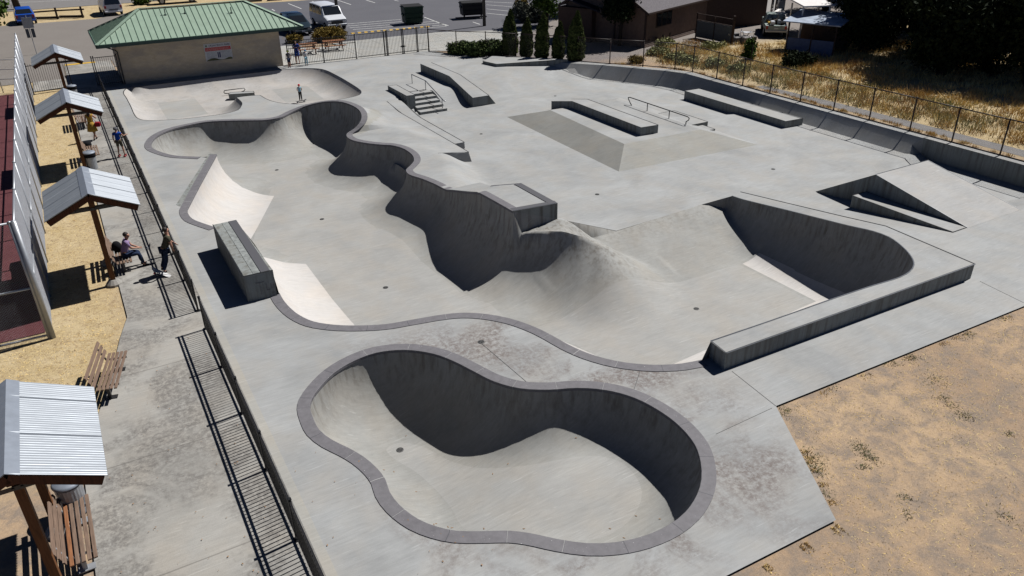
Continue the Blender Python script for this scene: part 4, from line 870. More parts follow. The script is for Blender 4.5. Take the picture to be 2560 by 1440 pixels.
# ---------------------------------------------------------------- trash cans
def make_can(lid=True, bag=True):
    e = empty('trash_can', (0, 0, 0)); mb = MB(); n = 48
    mb.loft([[((r + .006 * (j % 2)) * cos(2 * pi * j / n), (r + .006 * (j % 2)) * sin(2 * pi * j / n), z) for j in range(n)] for r, z in ((.23, 0), (.235, .03), (.25, .4), (.27, .76))], True); mb.build('can_body', M['galv'], e)
    if bag: mb = MB(); mb.lathe([(.283, .62), (.285, .78), (.27, .8), (.1, .79)], (0, 0, 0), 20); mb.build('bin_liner', M['black_cloth'], e, smooth=True)
    if lid: mb = MB(); mb.lathe([(.30, .80), (.305, .83), (.26, .87), (.12, .90), (.03, .905)], (0, 0, 0), 24); mb.tube([(-.07, 0, .9), (-.06, 0, .94), (.06, 0, .94), (.07, 0, .9)], .012, 6); mb.build('can_lid', M['flash'], e, smooth=True)
    return e
c0 = make_can()
for i, (x, y, lab) in enumerate(((-.07, 41.05, 'galvanised trash can with flat lid and black liner beside the second farthest shelter'), (-2.16, 15.6, 'shiny galvanised trash can under the nearest shelter roof'), (0.0, 57.4, 'galvanised trash can in the shade by the farthest shelter'))):
    o = c0 if i == 0 else copy_tree(c0)
    if i == 1:
        for q in [w_ for w_ in bpy.data.objects if w_.parent == o and w_.name.startswith('bin_liner')]: bpy.data.objects.remove(q)
    o.location = (x, y, -.006); tag(o, lab, 'trash can', 'galvanised trash cans by the shelters')
mb = MB(); mb.bevbox(-.2, .2, -.18, .18, 0, .36, .08); o = mb.build('backpack', M['black_cloth'], smooth=True); o.location = (-.02, 45.0, -.006); tag(o, 'boxy black bag on the ground behind the shelter post', 'bag')

# ---------------------------------------------------------------- fences
def iron_fence(name, label, A, Bp, posts, h, gap=.115, rails=(.1, .93), pk=.02, post_w=.06, topped=True, group=None, z=0, parts=True, mat='black'):
    A = Vector((*A, 0)); Bp = Vector((*Bp, 0)); d = (Bp - A).normalized(); L = (Bp - A).length; e = empty(name, (A.x, A.y, z), label, 'fence', group); I = Matrix.Translation((-A.x, -A.y, 0))
    for rz_ in rails:
        mb = MB(); mb.bar(A + Vector((0, 0, rz_ * h)), Bp + Vector((0, 0, rz_ * h)), .035, .04); mb.build('rail', M[mat], e, mat=I)
    mb = MB(); n = int(L / gap)
    for i in range(1, n):
        p = A + d * (i * L / n); mb.bar(p + Vector((0, 0, .05)), p + Vector((0, 0, h * .98)), pk)
    mb.build('pickets', M[mat], e, mat=I)
    for t in posts:
        p = A + d * t; mb = MB(); mb.bar(p, p + Vector((0, 0, h + .03)), post_w); mb.bevbox(p.x - post_w * .65, p.x + post_w * .65, p.y - post_w * .65, p.y + post_w * .65, h + .03, h + .07, .012); mb.box(p.x - .07, p.x + .07, p.y - .07, p.y + .07, 0, .012); mb.build('post', M[mat], e, mat=I)
    return e
iron_fence('picket_fence', 'low black iron fence, the nearer stretch running to the bottom of the photo', (1.77, 4.8), (1.77, 22.3), [.05] + [2.5 * i for i in range(1, 7)] + [17.45], 1.07, rails=(.09, .86, .99), pk=.024)
iron_fence('picket_fence', 'low black iron fence, the farther stretch past the gap toward the building', (1.77, 23.56), (1.77, 58.9), [.0] + [2.5 * i for i in range(1, 15)], 1.07, rails=(.09, .86, .99), pk=.024)
iron_fence('tall_iron_fence', 'tall black iron fence panel left of the entrance gap', (-2.3, 60.35), (.1, 60.9), [0, 2.43], 1.95, .13, (.06, .93))
iron_fence('tall_iron_fence', 'tall black iron gate panel attached to the left end of the building', (1.62, 60.5), (3.2, 60.5), [0, .12, 1.55], 1.95, .13, (.06, .97))
iron_fence('tall_iron_fence', 'tall black iron fence behind the children beside the picnic tables', (14.75, 59.7), (20.1, 59.45), [0, 2.7, 5.3], 1.85, .13, (.07, .68, .80, .98))
iron_fence('tall_iron_fence', 'tall black iron fence between the picnic fence and the double gate', (20.12, 59.45), (22.6, 59.42), [2.3, 2.48], 1.85, .11, (.07, .98))
gt_ = iron_fence('double_gate', 'black iron double gate with latch across the driveway', (22.65, 59.42), (26.3, 59.35), [0.04, 1.3, 1.42, 2.55, 2.65, 3.6], 1.88, .12, (.07, .98)); gt_['category'] = 'gate'
mb = MB(); mb.box(1.2, 1.5, -.05, .05, .5, .62); mb.bar((1.05, -.03, .56), (1.65, -.03, .56), .03); mb.build('latch', M['black'], gt_)
def wires(A, Bp, h, z=0, cell=.07, r=.0022, seg=None):
    """diagonal wires of a chain-link panel as thin three-sided bars"""
    A = np.array([*A, z], float); Bp = np.array([*Bp, z], float); L = np.linalg.norm(Bp - A); d = (Bp - A) / L; up = np.array([0, 0, 1.0]); nrm = np.cross(d, up)
    V = []; Fc = []
    s = -h
    while s < L:
        for sg_ in (1, -1):
            # wire from (s, 0) rising to (s+h, h), or mirrored
            a0, a1 = max(s, 0), min(s + h, L)
            if a1 - a0 < .02: continue
            z0, z1 = (a0 - s, a1 - s) if sg_ > 0 else (h - (a0 - s), h - (a1 - s))
            p = A + d * a0 + up * z0; q = A + d * a1 + up * z1; o1 = np.cross((q - p) / np.linalg.norm(q - p), nrm)
            n = len(V)
            for c_ in (p, q):
                for k_ in range(3): t = 2 * pi * k_ / 3; V.append(c_ + (o1 * cos(t) + nrm * sin(t)) * r)
            Fc += [(n, n + 1, n + 4, n + 3), (n + 1, n + 2, n + 5, n + 4), (n + 2, n, n + 3, n + 5)]
        s += cell
    return V, Fc
def chain_fence(name, label, P, h, wmat, pmat, pr=.03, cell=.07, wr=.0022, rails=(1.0,), z=0, extra=(), wmul=1):
    e = empty(name, (P[0][0], P[0][1], z), label, 'fence'); I = Matrix.Translation((-P[0][0], -P[0][1], 0)); V = []; Fc = []
    for a, b in zip(P[:-1], P[1:]):
        v, f = wires(a, b, h, 0, cell, wr); n = len(V); V += v; Fc += [tuple(i + n for i in q) for q in f]
    mb = MB(); mb.v = V; mb.f = Fc; mb.mi = [0] * len(Fc); mb.build('mesh_wire', M[wmat], e, mat=I)
    for k_ in rails:
        mb = MB()
        for a, b in zip(P[:-1], P[1:]): mb.tube([(*a, h * k_), (*b, h * k_)], pr * .75, 6)
        mb.build('rail', M[pmat], e, mat=I, smooth=True)
    for p in P:
        mb = MB(); mb.tube([(*p, -.1), (*p, h + .02)], pr, 8); mb.lathe([(pr * 1.2, 0), (pr * 1.1, .04), (.01, .06)], (*p, h + .01), 8); mb.build('post', M[pmat], e, mat=I, smooth=True)
    return e
FR = [at2(*p) for p in [(1072, 130), (1142, 136), (1215, 138), (1290, 143), (1367, 148), (1444, 153.5), (1524, 160), (1607, 165), (1687, 172), (1731, 180), (1791, 197.5), (1856, 215)]] + [(38.5, 34.0), (38.5, 31.55), (38.5, 29.07), (38.5, 26.63), (38.5, 24.1), (38.5, 21.7), (38.5, 19.2), (38.5, 16.6), (38.5, 14), (38.5, 11.5), (38.5, 9.8)]
chain_fence('chain_link_fence', 'long black chain-link fence round the back and right side of the skatepark', FR, 1.78, 'wire', 'brownpost', .04, .08, .0019, (1.0, .02))
mb = MB(); mb.bar(at(1110, 84, 0), at(1140, 82, 0), .02)
CP = [(-2.35, 24.24 + i * 3.08) for i in range(13)]
cf = chain_fence('court_fence', 'tall galvanised chain-link fence along the dark red court', CP, 3.75, 'gwire', 'galv', .045, .06, .0022, (1.0, .5))
mb = MB(); mb.tube([(0, 0, -.1), (0, 0, 3.8)], .075, 12); mb.build('corner_post', M['galv'], cf, smooth=True)
chain_fence('court_fence', 'galvanised chain-link fence across the near end of the court', [(-2.45, 24.24), (-5.5, 24.3), (-8.6, 24.36), (-11.7, 24.42)], 3.75, 'gwire', 'galv', .045, .07, .0015, (1.0, .45, .02))
chain_fence('court_fence', 'low chain-link fence and gate at the far end of the court', [(-2.6, 61.6), (-4.1, 62.2), (-5.6, 62.8), (-8.6, 64)], 2.1, 'gwire', 'galv', .03, .1, .0015, (1.0, .7, .4))
mb = MB(); n = 12
mb.loft([[(-2.42 + .03 * sin(i * 1.7), 25.6 + i * .5, .25 + .12 * sin(i * .9)), (-2.42 + .03 * sin(i * 1.7 + 1), 25.6 + i * .5, 1.75 - .04 * i + .1 * sin(i * 1.3)), (-2.44 + .03 * sin(i * 1.7 + 1), 25.6 + i * .5, 1.75 - .04 * i + .1 * sin(i * 1.3)), (-2.44 + .03 * sin(i * 1.7), 25.6 + i * .5, .25 + .12 * sin(i * .9))] for i in range(n)], True)
mb.build('windscreen', M['screen'], cf, smooth=True, mat=Matrix.Translation((2.35, -24.24, 0)))
# ---------------------------------------------------------------- vegetation
def leaf_mesh(C, size, aspect=1.6, flat_=0.0, seedn=0):
    r = np.random.default_rng(seedn); n = len(C); u = r.normal(size=(n, 3)); u /= np.linalg.norm(u, axis=1)[:, None]; v = r.normal(size=(n, 3)); v[:, 2] *= (1 - flat_); v -= u * (u * v).sum(1)[:, None]; v /= np.linalg.norm(v, axis=1)[:, None] + 1e-9
    s = size * r.uniform(.6, 1.4, n)[:, None]; u = u * s * aspect / 2; v = v * s / 2
    return np.stack([C - u, C - v, C + u, C + v], 1).reshape(-1, 3)
def quads_obj(name, V, mat, parent=None, tri=False):
    k_ = 3 if tri else 4; n = len(V) // k_; me = bpy.data.meshes.new(name); me.vertices.add(len(V)); me.vertices.foreach_set('co', np.asarray(V, np.float32).ravel()); me.loops.add(n * k_); me.loops.foreach_set('vertex_index', np.arange(n * k_, dtype=np.int32)); me.polygons.add(n)
    me.polygons.foreach_set('loop_start', np.arange(0, n * k_, k_, dtype=np.int32)); me.materials.append(mat); me.update(calc_edges=True); me.validate()
    o = bpy.data.objects.new(name, me); col.objects.link(o)
    if parent: o.parent = parent
    return o
def blobs(E_, n, shell=.75, seedn=1, clump=.28, per=14):
    """leaf centres gathered in clumps on the outside of ellipsoids"""
    r = np.random.default_rng(seedn); out = []; vol = np.array([e[1][0] * e[1][1] * e[1][2] for e in E_]) ** (2 / 3); vol /= vol.sum()
    for (c, rad), f in zip(E_, vol):
        m_ = max(4, int(n * f / per)); d = r.normal(size=(m_, 3)); d /= np.linalg.norm(d, axis=1)[:, None]; q = shell + (1 - shell) * r.random(m_)[:, None] ; q = np.where(r.random(m_)[:, None] < .25, r.random(m_)[:, None] ** .5, q)
        cc = np.array(c) + d * np.array(rad) * q * r.uniform(.82, 1.12, (m_, 1)); L = np.repeat(cc, per, 0) + r.normal(size=(m_ * per, 3)) * clump * np.array([1, 1, .7]); out.append(L)
    return np.concatenate(out)
def make_tree(name, label, base, h, crown, n, size, mat, trunk_r=.2, group=None, lean=(0, 0), seedn=3, limbs=6, clump=.35, cat='tree'):
    e = empty(name, base, label, cat, group); r = np.random.default_rng(seedn); top = Vector((lean[0], lean[1], h * .8)); mb = MB()
    pts = [Vector((0, 0, -.2))] + [Vector((top.x * t + r.normal() * .12, top.y * t + r.normal() * .12, top.z * t)) for t in (.25, .5, .75, 1)]; mb.tube(pts, [trunk_r * 1.2, trunk_r, trunk_r * .75, trunk_r * .5, trunk_r * .15], 8)
    for i in range(limbs):
        t = r.uniform(.3, .85); p = top * t; c, rad = crown[i % len(crown)]; q = Vector(c) + Vector(r.normal(size=3)) * .4 * rad[0]; mid = (p + q) / 2 + Vector((0, 0, .2)); mb.tube([p, mid, q], [trunk_r * .4, trunk_r * .25, trunk_r * .06], 6)
    mb.build('trunk', M['bark'], e, smooth=True)
    quads_obj('crown', leaf_mesh(blobs(crown, n, .7, seedn, clump), size, seedn=seedn), M[mat], e); return e
def crown_of(w_, h0, h1, k_=9, seedn=0, spread=.62):
    r = np.random.default_rng(seedn); out = []
    for i in range(k_):
        a = r.uniform(0, 2 * pi); z = r.uniform(h0, h1); q = w_ * spread * r.uniform(.2, 1) * (1 - .55 * abs((z - (h0 + h1) / 2) / ((h1 - h0) / 2)) ** 2); rr = w_ * r.uniform(.32, .5); out.append(((q * cos(a), q * sin(a), z), (rr, rr, rr * .75)))
    return out
big = [(51.9, 31.3, 10.5, 3.4), (54.2, 26.6, 11, 3.6), (54.6, 39.6, 9.5, 3.0), (55.4, 35.2, 11.5, 3.6), (60.2, 29.5, 12.5, 4.4), (58.5, 41.0, 12, 4.4), (64.5, 36.0, 13, 5), (63.5, 48.0, 13, 5), (61.0, 43.0, 9.0, 3.2), (70, 42, 14, 5.5)]
lab = ['dark tree with a thick dark trunk just past the dry grass slope', 'dark leaning tree at the right edge of the photo by the sunlit gaps', 'dark tree overhanging the blue-roofed shed', 'tall dark tree right behind the first thick trunk', 'tall dark tree at the top right corner', 'tall dark tree behind the shed with its crown past the top of the photo', 'tall dark background tree between the shed and the top right corner', 'dark background tree behind the pickup and the shed', 'dark tree deep behind the shed roof', 'farthest dark tree at the top of the photo behind the shed']
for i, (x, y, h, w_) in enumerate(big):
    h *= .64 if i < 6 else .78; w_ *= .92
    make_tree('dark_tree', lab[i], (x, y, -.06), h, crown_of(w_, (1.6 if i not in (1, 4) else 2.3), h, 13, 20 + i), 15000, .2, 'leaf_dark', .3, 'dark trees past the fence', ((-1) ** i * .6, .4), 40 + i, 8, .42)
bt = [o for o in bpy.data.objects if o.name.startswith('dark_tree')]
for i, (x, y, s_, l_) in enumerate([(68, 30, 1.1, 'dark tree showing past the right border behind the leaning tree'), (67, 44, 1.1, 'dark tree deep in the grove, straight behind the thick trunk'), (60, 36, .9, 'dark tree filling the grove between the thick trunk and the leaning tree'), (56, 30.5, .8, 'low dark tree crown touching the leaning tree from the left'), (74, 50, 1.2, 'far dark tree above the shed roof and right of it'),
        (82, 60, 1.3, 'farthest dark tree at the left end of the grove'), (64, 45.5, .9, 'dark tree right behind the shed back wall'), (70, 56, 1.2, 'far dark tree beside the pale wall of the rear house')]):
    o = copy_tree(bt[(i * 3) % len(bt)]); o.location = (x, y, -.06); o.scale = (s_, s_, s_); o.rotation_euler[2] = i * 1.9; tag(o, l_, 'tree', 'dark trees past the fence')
make_tree('dark_tree', 'dark tree in front of the brown house gable', (at(1548, 112)[0], at(1548, 112)[1], -.06), 6.5, [((0, 0, 4.2), (1.3, 1.3, 1.6)), ((.5, .3, 5.5), (1.2, 1.2, 1.2)), ((-.4, -.2, 3.0), (1.0, 1.0, .9)), ((-.8, .3, 4.9), (.9, .9, .9))], 11000, .15, 'leaf_dark', .14, None, (.1, 0), 61, 6, .3)
make_tree('green_tree', 'bright green leafy tree behind the cypress row', (*at(1368, 62)[:2], -.06), 5.5, crown_of(2.0, 1.5, 5.2, 8, 5), 8000, .16, 'leaf_green', .14, None, (0, 0), 62)
make_tree('green_tree', 'tall green tree whose shade falls on the driveway', (47.6, 69.5, -.06), 8.5, crown_of(2.8, 3.2, 8.5, 9, 8), 9000, .18, 'leaf_green', .2, None, (0, 0), 63)
make_tree('green_tree', 'leafy green tree at the top left corner over the blue car', (-7.2, 80.5, -.06), 6.2, [((.2, 0, 4.2), (3.2, 2.6, 1.9)), ((2.0, -.8, 3.6), (2.0, 1.6, 1.3)), ((1.6, -5.2, 3.0), (1.3, 1.0, .7)), ((-2.5, 0, 4.4), (2.4, 2.4, 1.7))], 12000, .2, 'leaf_green', .2, None, (0, 0), 64, 8)
make_tree('roadside_tree', 'dark trunk of a roadside tree beside the road at the top left', (*at(45, 22)[:2], -.06), 9, crown_of(3, 5.6, 9.5, 7, 12), 5000, .22, 'leaf_dark', .33, None, (0, 0), 65)
def hgt(px, py, Y): X0, Y0, _ = at(px, py, 0); return H - H * Y / Y0
cy = [((1279, 139), (1290, 20), .62, 'first cypress from the left in the row behind the fence'), ((1322, 143), (1331, 42), .55, 'second cypress from the left, thin and behind the low pad'), ((1361, 149), (1372, 30), .60, 'middle cypress of the five, with its tip against the green tree'), ((1402, 150), (1408, 52), .50, 'shortest cypress, fourth from the left'), ((1444, 153), (1452, 24), .70, 'rightmost and widest cypress, next to the house')]
for i, (b, t, w_, l_) in enumerate(cy):
    x, y, _ = at(*b); y += .35; hh = hgt(t[0], t[1], y); e = empty('cypress', (x, y, -.06), l_, 'cypress', 'cypresses behind the fence'); r = np.random.default_rng(70 + i); C = []
    for j, (ox, hs) in enumerate(((-.16, .86), (.14, 1.0), (.3, .8) if i in (0, 4) else (.05, .9))):
        m_ = 4200; z = r.random(m_) ** .85 * hh * hs; rr = w_ * .64 * np.minimum(1, (z + .35) / .7) * np.clip(1 - (z / (hh * hs)) ** 3.2, 0, 1) ** .8; a = r.uniform(0, 2 * pi, m_); rr = rr * np.where(r.random(m_) < .8, r.uniform(.82, 1.08, m_), r.random(m_)) * (1 + .13 * np.sin(a * 5 + z * 3) + .1 * np.sin(z * 9 + a * 2))
        C.append(np.c_[ox + rr * np.cos(a), rr * np.sin(a), z])
    quads_obj('foliage', leaf_mesh(np.concatenate(C), .085, 2.2, -1.0, 70 + i), M['leaf_cypress'], e); mb = MB(); mb.tube([(0, 0, -.1), (0, 0, hh * .8)], [.08, .02], 6); mb.build('stem', M['bark'], e)
def bush(name, label, px, rad, n, size, mat, seedn, sub=5, group=None, stem=True):
    x, y, _ = at(*px); e = empty(name, (x, y, -.06), label, 'shrub', group); r = np.random.default_rng(seedn); E_ = [((r.normal() * rad[0] * .4, r.normal() * rad[1] * .4, rad[2] * r.uniform(.35, .6)), (rad[0] * r.uniform(.45, .7), rad[1] * r.uniform(.45, .7), rad[2] * r.uniform(.4, .55))) for _ in range(sub)]
    E_.append(((0, 0, rad[2] * .35), (rad[0], rad[1], rad[2] * .5))); C = blobs(E_, n, .6, seedn, .1, 10); C = C[C[:, 2] > .02]; quads_obj('foliage', leaf_mesh(C, size, 2.4, -.5, seedn), M[mat], e)
    mb = MB()
    for a in range(5): mb.tube([(0, 0, -.05), (rad[0] * .4 * cos(a * 1.3), rad[1] * .4 * sin(a * 1.3), rad[2] * .7)], [.03, .01], 5)
    mb.build('stem', M['bark'], e); return e
bush('shrub', 'round dark green shrub by the fence, the left one', (1152, 134), (1.0, .8, .95), 5000, .09, 'leaf_bush', 81)
bush('shrub', 'wide dark green shrub by the fence, beside the first cypress', (1210, 137), (1.45, .9, 1.15), 8000, .09, 'leaf_bush', 82)
bush('golden_shrub', 'round golden dry shrub in front of the white passenger van', (826, 100), (1.55, 1.2, 1.25), 9000, .07, 'leaf_gold', 83)
bush('golden_shrub', 'small golden dry shrub at the corner of the building', (735, 106), (.6, .5, .8), 2000, .07, 'leaf_gold', 84)
bush('grey_shrub', 'grey-green round shrub beside the parking lot behind the cypresses', (1330, 52), (1.5, 1.4, 1.9), 6000, .11, 'leaf_grey', 85)
bush('grey_shrub', 'small golden green shrub at the top right of the white van', (1305, 30), (.7, .7, 1.6), 2500, .1, 'leaf_gold', 92)
bush('shrub', 'round green shrub on the roadside behind the building roof', (356, 10), (.9, .9, 1.4), 2500, .12, 'leaf_green', 86)
bush('shrub', 'small dry bush right by the fence in the weeds', (1592, 156), (.55, .45, .5), 2200, .06, 'leaf_gold', 87)
bush('shrub', 'dark weed bush at the foot of the blue shed wall', (1990, 165), (1.3, 1.0, 1.1), 4000, .09, 'leaf_dark', 88)
bush('sapling', 'small bright green sapling tied to a stake inside the field', (1872, 150), (.55, .5, 1.7), 1800, .1, 'leaf_green', 89, 3)
mb = MB(); x, y, _ = at(1872, 182); mb.tube([(x, y, -.1), (x + .1, y, 1.9)], .03, 6); tag(mb.build('stake', M['brownpost']), 'thin dark stake beside the green sapling', 'stake')
for i, (p, l_) in enumerate((((1640, 135), 'sage green weed clump below the brown house wall'), ((1690, 150), 'sage green weed clump by the third fence post from the corner'), ((1722, 158), 'sage green weed clump in the dry field near the fence bend'), ((1840, 178), 'dark sage weed clump near the fence bend'), ((1790, 165), 'wide sage weed clump in the dry field'), ((1665, 112), 'sage weed clump close to the house foundation'), ((1780, 120), 'tall grassy weed clump below the grey board fence'))):
    bush('weed_clump', l_, p, (.9, .7, .55), 1500, .09, 'sage', 90 + i * 3, 4, 'sage weeds in the dry field')
def blades(name, label, pts, hmin, hmax, w_, mat, seedn, spread=.35, z=-.06):
    r = np.random.default_rng(seedn); n = len(pts); h_ = r.uniform(hmin, hmax, n); a = r.uniform(0, 2 * pi, n); b = r.uniform(0, 2 * pi, n); ln = r.uniform(0, spread, n) * h_
    base = np.c_[pts, np.full(n, z)]; dx = np.c_[np.cos(a), np.sin(a), np.zeros(n)] * (w_ / 2) * r.uniform(.6, 1.4, n)[:, None]; tip = base + np.c_[np.cos(b) * ln, np.sin(b) * ln, h_]
    return tag(quads_obj(name, np.stack([base - dx, base + dx, tip], 1).reshape(-1, 3), M[mat], None, True), label, kind='stuff')
def clumped(poly, n, cl_n, sd, seedn):
    r = np.random.default_rng(seedn); P = np.asarray(poly); lo, hi = P.min(0), P.max(0); c = r.uniform(lo, hi, (cl_n, 2)); c = c[inside(P, c)]; q = c[r.integers(0, len(c), n)] + r.normal(size=(n, 2)) * sd; return q[inside(P, q)]
field = [(40.6, 6), (62, 6), (62, 44), (50, 46.5), (46.5, 51), (42.6, 50), (40.4, 48), (36.8, 47.6), (39.6, 43.2), (40.4, 36)]
blades('dry_grass', 'tall golden dry grass in the field past the chain-link fence', clumped(field, 60000, 2600, .28, 1), .1, .40, .04, 'straw', 1, 1.1)
blades('rusty_grass', 'rust-brown dry grass in the field past the fence', clumped(field, 16000, 420, .4, 2), .2, .6, .035, 'rust', 2, .8)
blades('sage_grass', 'grey-green weeds among the dry grass', clumped([(40.6, 20), (46, 20), (46, 50), (39, 46)], 8000, 160, .4, 3), .1, .45, .04, 'sage', 3, .9)
blades('verge_grass', 'short straw grass along the foot of the fence', clumped([(38.75, 9), (39.4, 9), (39.4, 36), (39.2, 42), (38.6, 43.6), (35.9, 48), (35.45, 47.6), (38.3, 43.2), (38.75, 41.8)], 6000, 500, .12, 4), .05, .2, .025, 'straw', 4)
strip = [(-2.3, 24.4), (-.28, 24.4), (-.28, 61), (-2.3, 61)]
blades('straw_grass', 'trampled straw grass between the court and the walkway', clumped(strip, 9000, 900, .2, 5), .005, .03, .02, 'straw', 5, 2.5)
blades('straw_grass', 'trampled straw grass by the benches at the lower left', clumped([(-7, 17), (-1.95, 17.5), (-1.2, 20.4), (-.6, 23), (-.28, 24.4), (-7, 24.4)], 12000, 1200, .2, 6), .005, .03, .018, 'straw', 6, 3.5)
brown = [(9.4, 2), (9.5, 6.4), (11.9, 6.85), (13.85, 10.35), (24.5, 10.05), (30, 9.8), (30, 2)]
blades('dead_grass', 'flattened dead grass on the brown ground in the lower right', clumped(brown, 26000, 3000, .2, 7), .005, .04, .012, 'straw', 7, 3.5)
rr_ = np.random.default_rng(8); tp = []
for p, s_, n in [((1955, 1030), .12, 60), ((2030, 1140), .16, 160), ((2045, 1170), .14, 130), ((2060, 1230), .12, 70), ((2150, 1110), .12, 110), ((2165, 1130), .10, 90), ((2185, 1145), .10, 90), ((2160, 1160), .07, 50), ((2410, 830), .16, 120), ((2285, 890), .14, 100), ((2340, 945), .18, 120), ((2360, 990), .12, 80), ((2415, 1035), .12, 110), ((2380, 1010), .1, 60), ((2500, 790), .1, 60), ((2215, 905), .1, 50), ((2265, 1240), .1, 60), ((2268, 1280), .08, 40), ((2520, 1290), .14, 70), ((2525, 1080), .07, 40), ((2240, 905), .08, 40), ((2080, 960), .1, 40), ((1960, 1020), .1, 60)]:
    x, y, _ = at(*p); tp.append(rr_.normal(size=(n, 2)) * s_ + (x, y))
blades('green_tufts', 'small green weeds scattered over the brown ground', np.concatenate(tp), .01, .05, .02, 'weed', 8, 3.0)
edge_pts = []
for a, b in (((11.85, 6.9), (13.8, 10.4)), ((13.8, 10.4), (24.5, 10.08)), ((9.5, 6.9), (11.8, 6.9))):
    t = rr_.random(1800)[:, None]; q = np.array(a) + (np.array(b) - np.array(a)) * t; cc_ = rr_.random(7); k_ = np.abs(t - cc_).min(1) < .02; d = np.array([(b[1] - a[1]), -(b[0] - a[0])]); d = d / np.linalg.norm(d); edge_pts.append((q + d * np.abs(rr_.normal(size=(1800, 1))) * .12)[k_])
blades('edge_grass', 'dry grass growing along the slab edge', np.concatenate(edge_pts), .01, .06, .018, 'straw', 9, 1.5)
lp = np.r_[rr_.uniform((-1.6, 7), (1.7, 15), (70, 2)), rr_.uniform((2.2, 8), (5.2, 15), (45, 2)), rr_.uniform((-1.5, 15), (1.6, 22), (40, 2))]; lp = lp[~inside(POOL, lp)]
r = rr_; a = r.uniform(0, 2 * pi, len(lp)); L = r.uniform(.02, .06, len(lp))[:, None]; u = np.c_[np.cos(a), np.sin(a), np.zeros(len(lp))] * L; v = np.c_[-np.sin(a), np.cos(a), np.full(len(lp), .25)] * L * .28; c = np.c_[lp, np.full(len(lp), .02)]
tag(quads_obj('fallen_leaves', np.stack([c - u / 2, c - v, c + u / 2, c + v], 1).reshape(-1, 3), M['fallen']), 'small dry leaves scattered on the walkway and deck', kind='stuff')
lp2 = [on_surface(*p, z_pool) for p in [(1270, 1160), (1232, 1185), (1440, 1095), (1590, 1290), (1525, 1322), (1310, 1322), (1090, 1310), (1120, 1318), (1130, 1320), (1085, 1312), (960, 1175), (985, 1180), (1015, 1090), (1210, 1322), (1560, 1345), (1650, 1298), (1040, 1230)]]
c = np.array(lp2) + (0, 0, .012); r = rr_; a = r.uniform(0, 2 * pi, len(c)); u = np.c_[np.cos(a), np.sin(a), np.zeros(len(c))] * .04; v = np.c_[-np.sin(a), np.cos(a), np.full(len(c), .2)] * .012
tag(quads_obj('fallen_leaves', np.stack([c - u, c - v, c + u, c + v], 1).reshape(-1, 3), M['fallen']), 'a few dry leaves lying in the kidney pool', kind='stuff')
flat('path', [(39.5, 6), (40.6, 6), (40.4, 30), (40.0, 36), (39.3, 36)], -.052, 'pathmat' if 'pathmat' in M else 'road', 'narrow grey gravel path past the right fence')

# ---------------------------------------------------------------- houses and yard
def house_frame(name, label, x, y, ang): return empty(name, (x, y, -.06), label, 'house', None, ang)
hx, hy, _ = at(1612, 118); hy += .1
hs = house_frame('brown_house', 'brown house with grey shingle gable roof and a wide window', hx, hy, radians(20.7)); Lh, Wh, Eh, Rh = 13.5, 8.0, 2.95, 5.3
mb = MB(); mb.v = [(0, 0, 0), (Lh, 0, 0), (Lh, Wh, 0), (0, Wh, 0), (0, 0, Eh), (Lh, 0, Eh), (Lh, Wh, Eh), (0, Wh, Eh), (0, Wh / 2, Rh), (Lh, Wh / 2, Rh)]; mb.f = [(0, 1, 5, 4), (2, 3, 7, 6), (3, 0, 4, 8, 7), (1, 2, 6, 9, 5), (0, 3, 2, 1)]; mb.mi = [0] * 5; mb.build('wall', M['siding'], hs)
mb = MB()
for s_, y0 in ((1, -.5), (-1, Wh + .5)):
    sl_ = (Rh - Eh) / (Wh / 2); ya = y0; za = Eh - .5 * sl_ + .05; mb.hexa([(-.45, ya, za), (Lh + .4, ya, za), (Lh + .4, Wh / 2, Rh + .05), (-.45, Wh / 2, Rh + .05), (-.45, ya, za + .1), (Lh + .4, ya, za + .1), (Lh + .4, Wh / 2, Rh + .15), (-.45, Wh / 2, Rh + .15)])
mb.build('roof', M['shingle'], hs)
mb = MB(); mb.bar((-.46, -.52, Eh - .26), (-.46, Wh / 2, Rh + .05), .05, .18); mb.bar((-.46, Wh + .52, Eh - .26), (-.46, Wh / 2, Rh + .05), .05, .18); mb.bar((-.46, -.53, Eh - .2), (Lh + .4, -.53, Eh - .2), .05, .14); mb.box(-.04, .1, -.06, .08, .1, Eh); mb.build('fascia', M['trim'], hs)
mb = MB(); mb.box(-.08, Lh, -.14, -.02, .0, .16); mb.box(-.08, Lh, -.1, 0, .2, .26); mb.build('foundation_trim', plain('pale_brown_trim', (.17, .12, .10), .8), hs)
wf = MB(); wf.box(1.7, 4.3, -.06, -.004, 1.35, 2.5); wf_ = wf.build('window', M['trim'], hs)
for k_ in range(3): mb = MB(); mb.box(1.78 + k_ * .85, 2.52 + k_ * .85, -.075, -.062, 1.43, 2.42); mb.build('pane', M['glass'], wf_)
for k_ in range(4): mb = MB(); mb.box(.55 + k_ * 1.2, .8 + k_ * 1.2, -.05, -.004, .38, .6); mb.build('crawlspace_vent', M['trim'], hs)
wg = house_frame('house_wing', 'dark shaded house wing with low porch roof behind the cypresses', *at2(1535, 112), radians(20.7)); wg.location[1] += 3.0; wg.location[0] += 1.4
mb = MB(); mb.box(-2.4, 1.0, 0, 3.5, 0, 2.7); mb.build('wall', M['siding2'], wg)
mb = MB(); mb.hexa([(-2.8, -1.0, 2.55), (1.2, -1.0, 2.55), (1.2, 3.5, 3.6), (-2.8, 3.5, 3.6), (-2.8, -1.0, 2.68), (1.2, -1.0, 2.68), (1.2, 3.5, 3.72), (-2.8, 3.5, 3.72)]); mb.build('roof', M['shingle_dark'], wg)
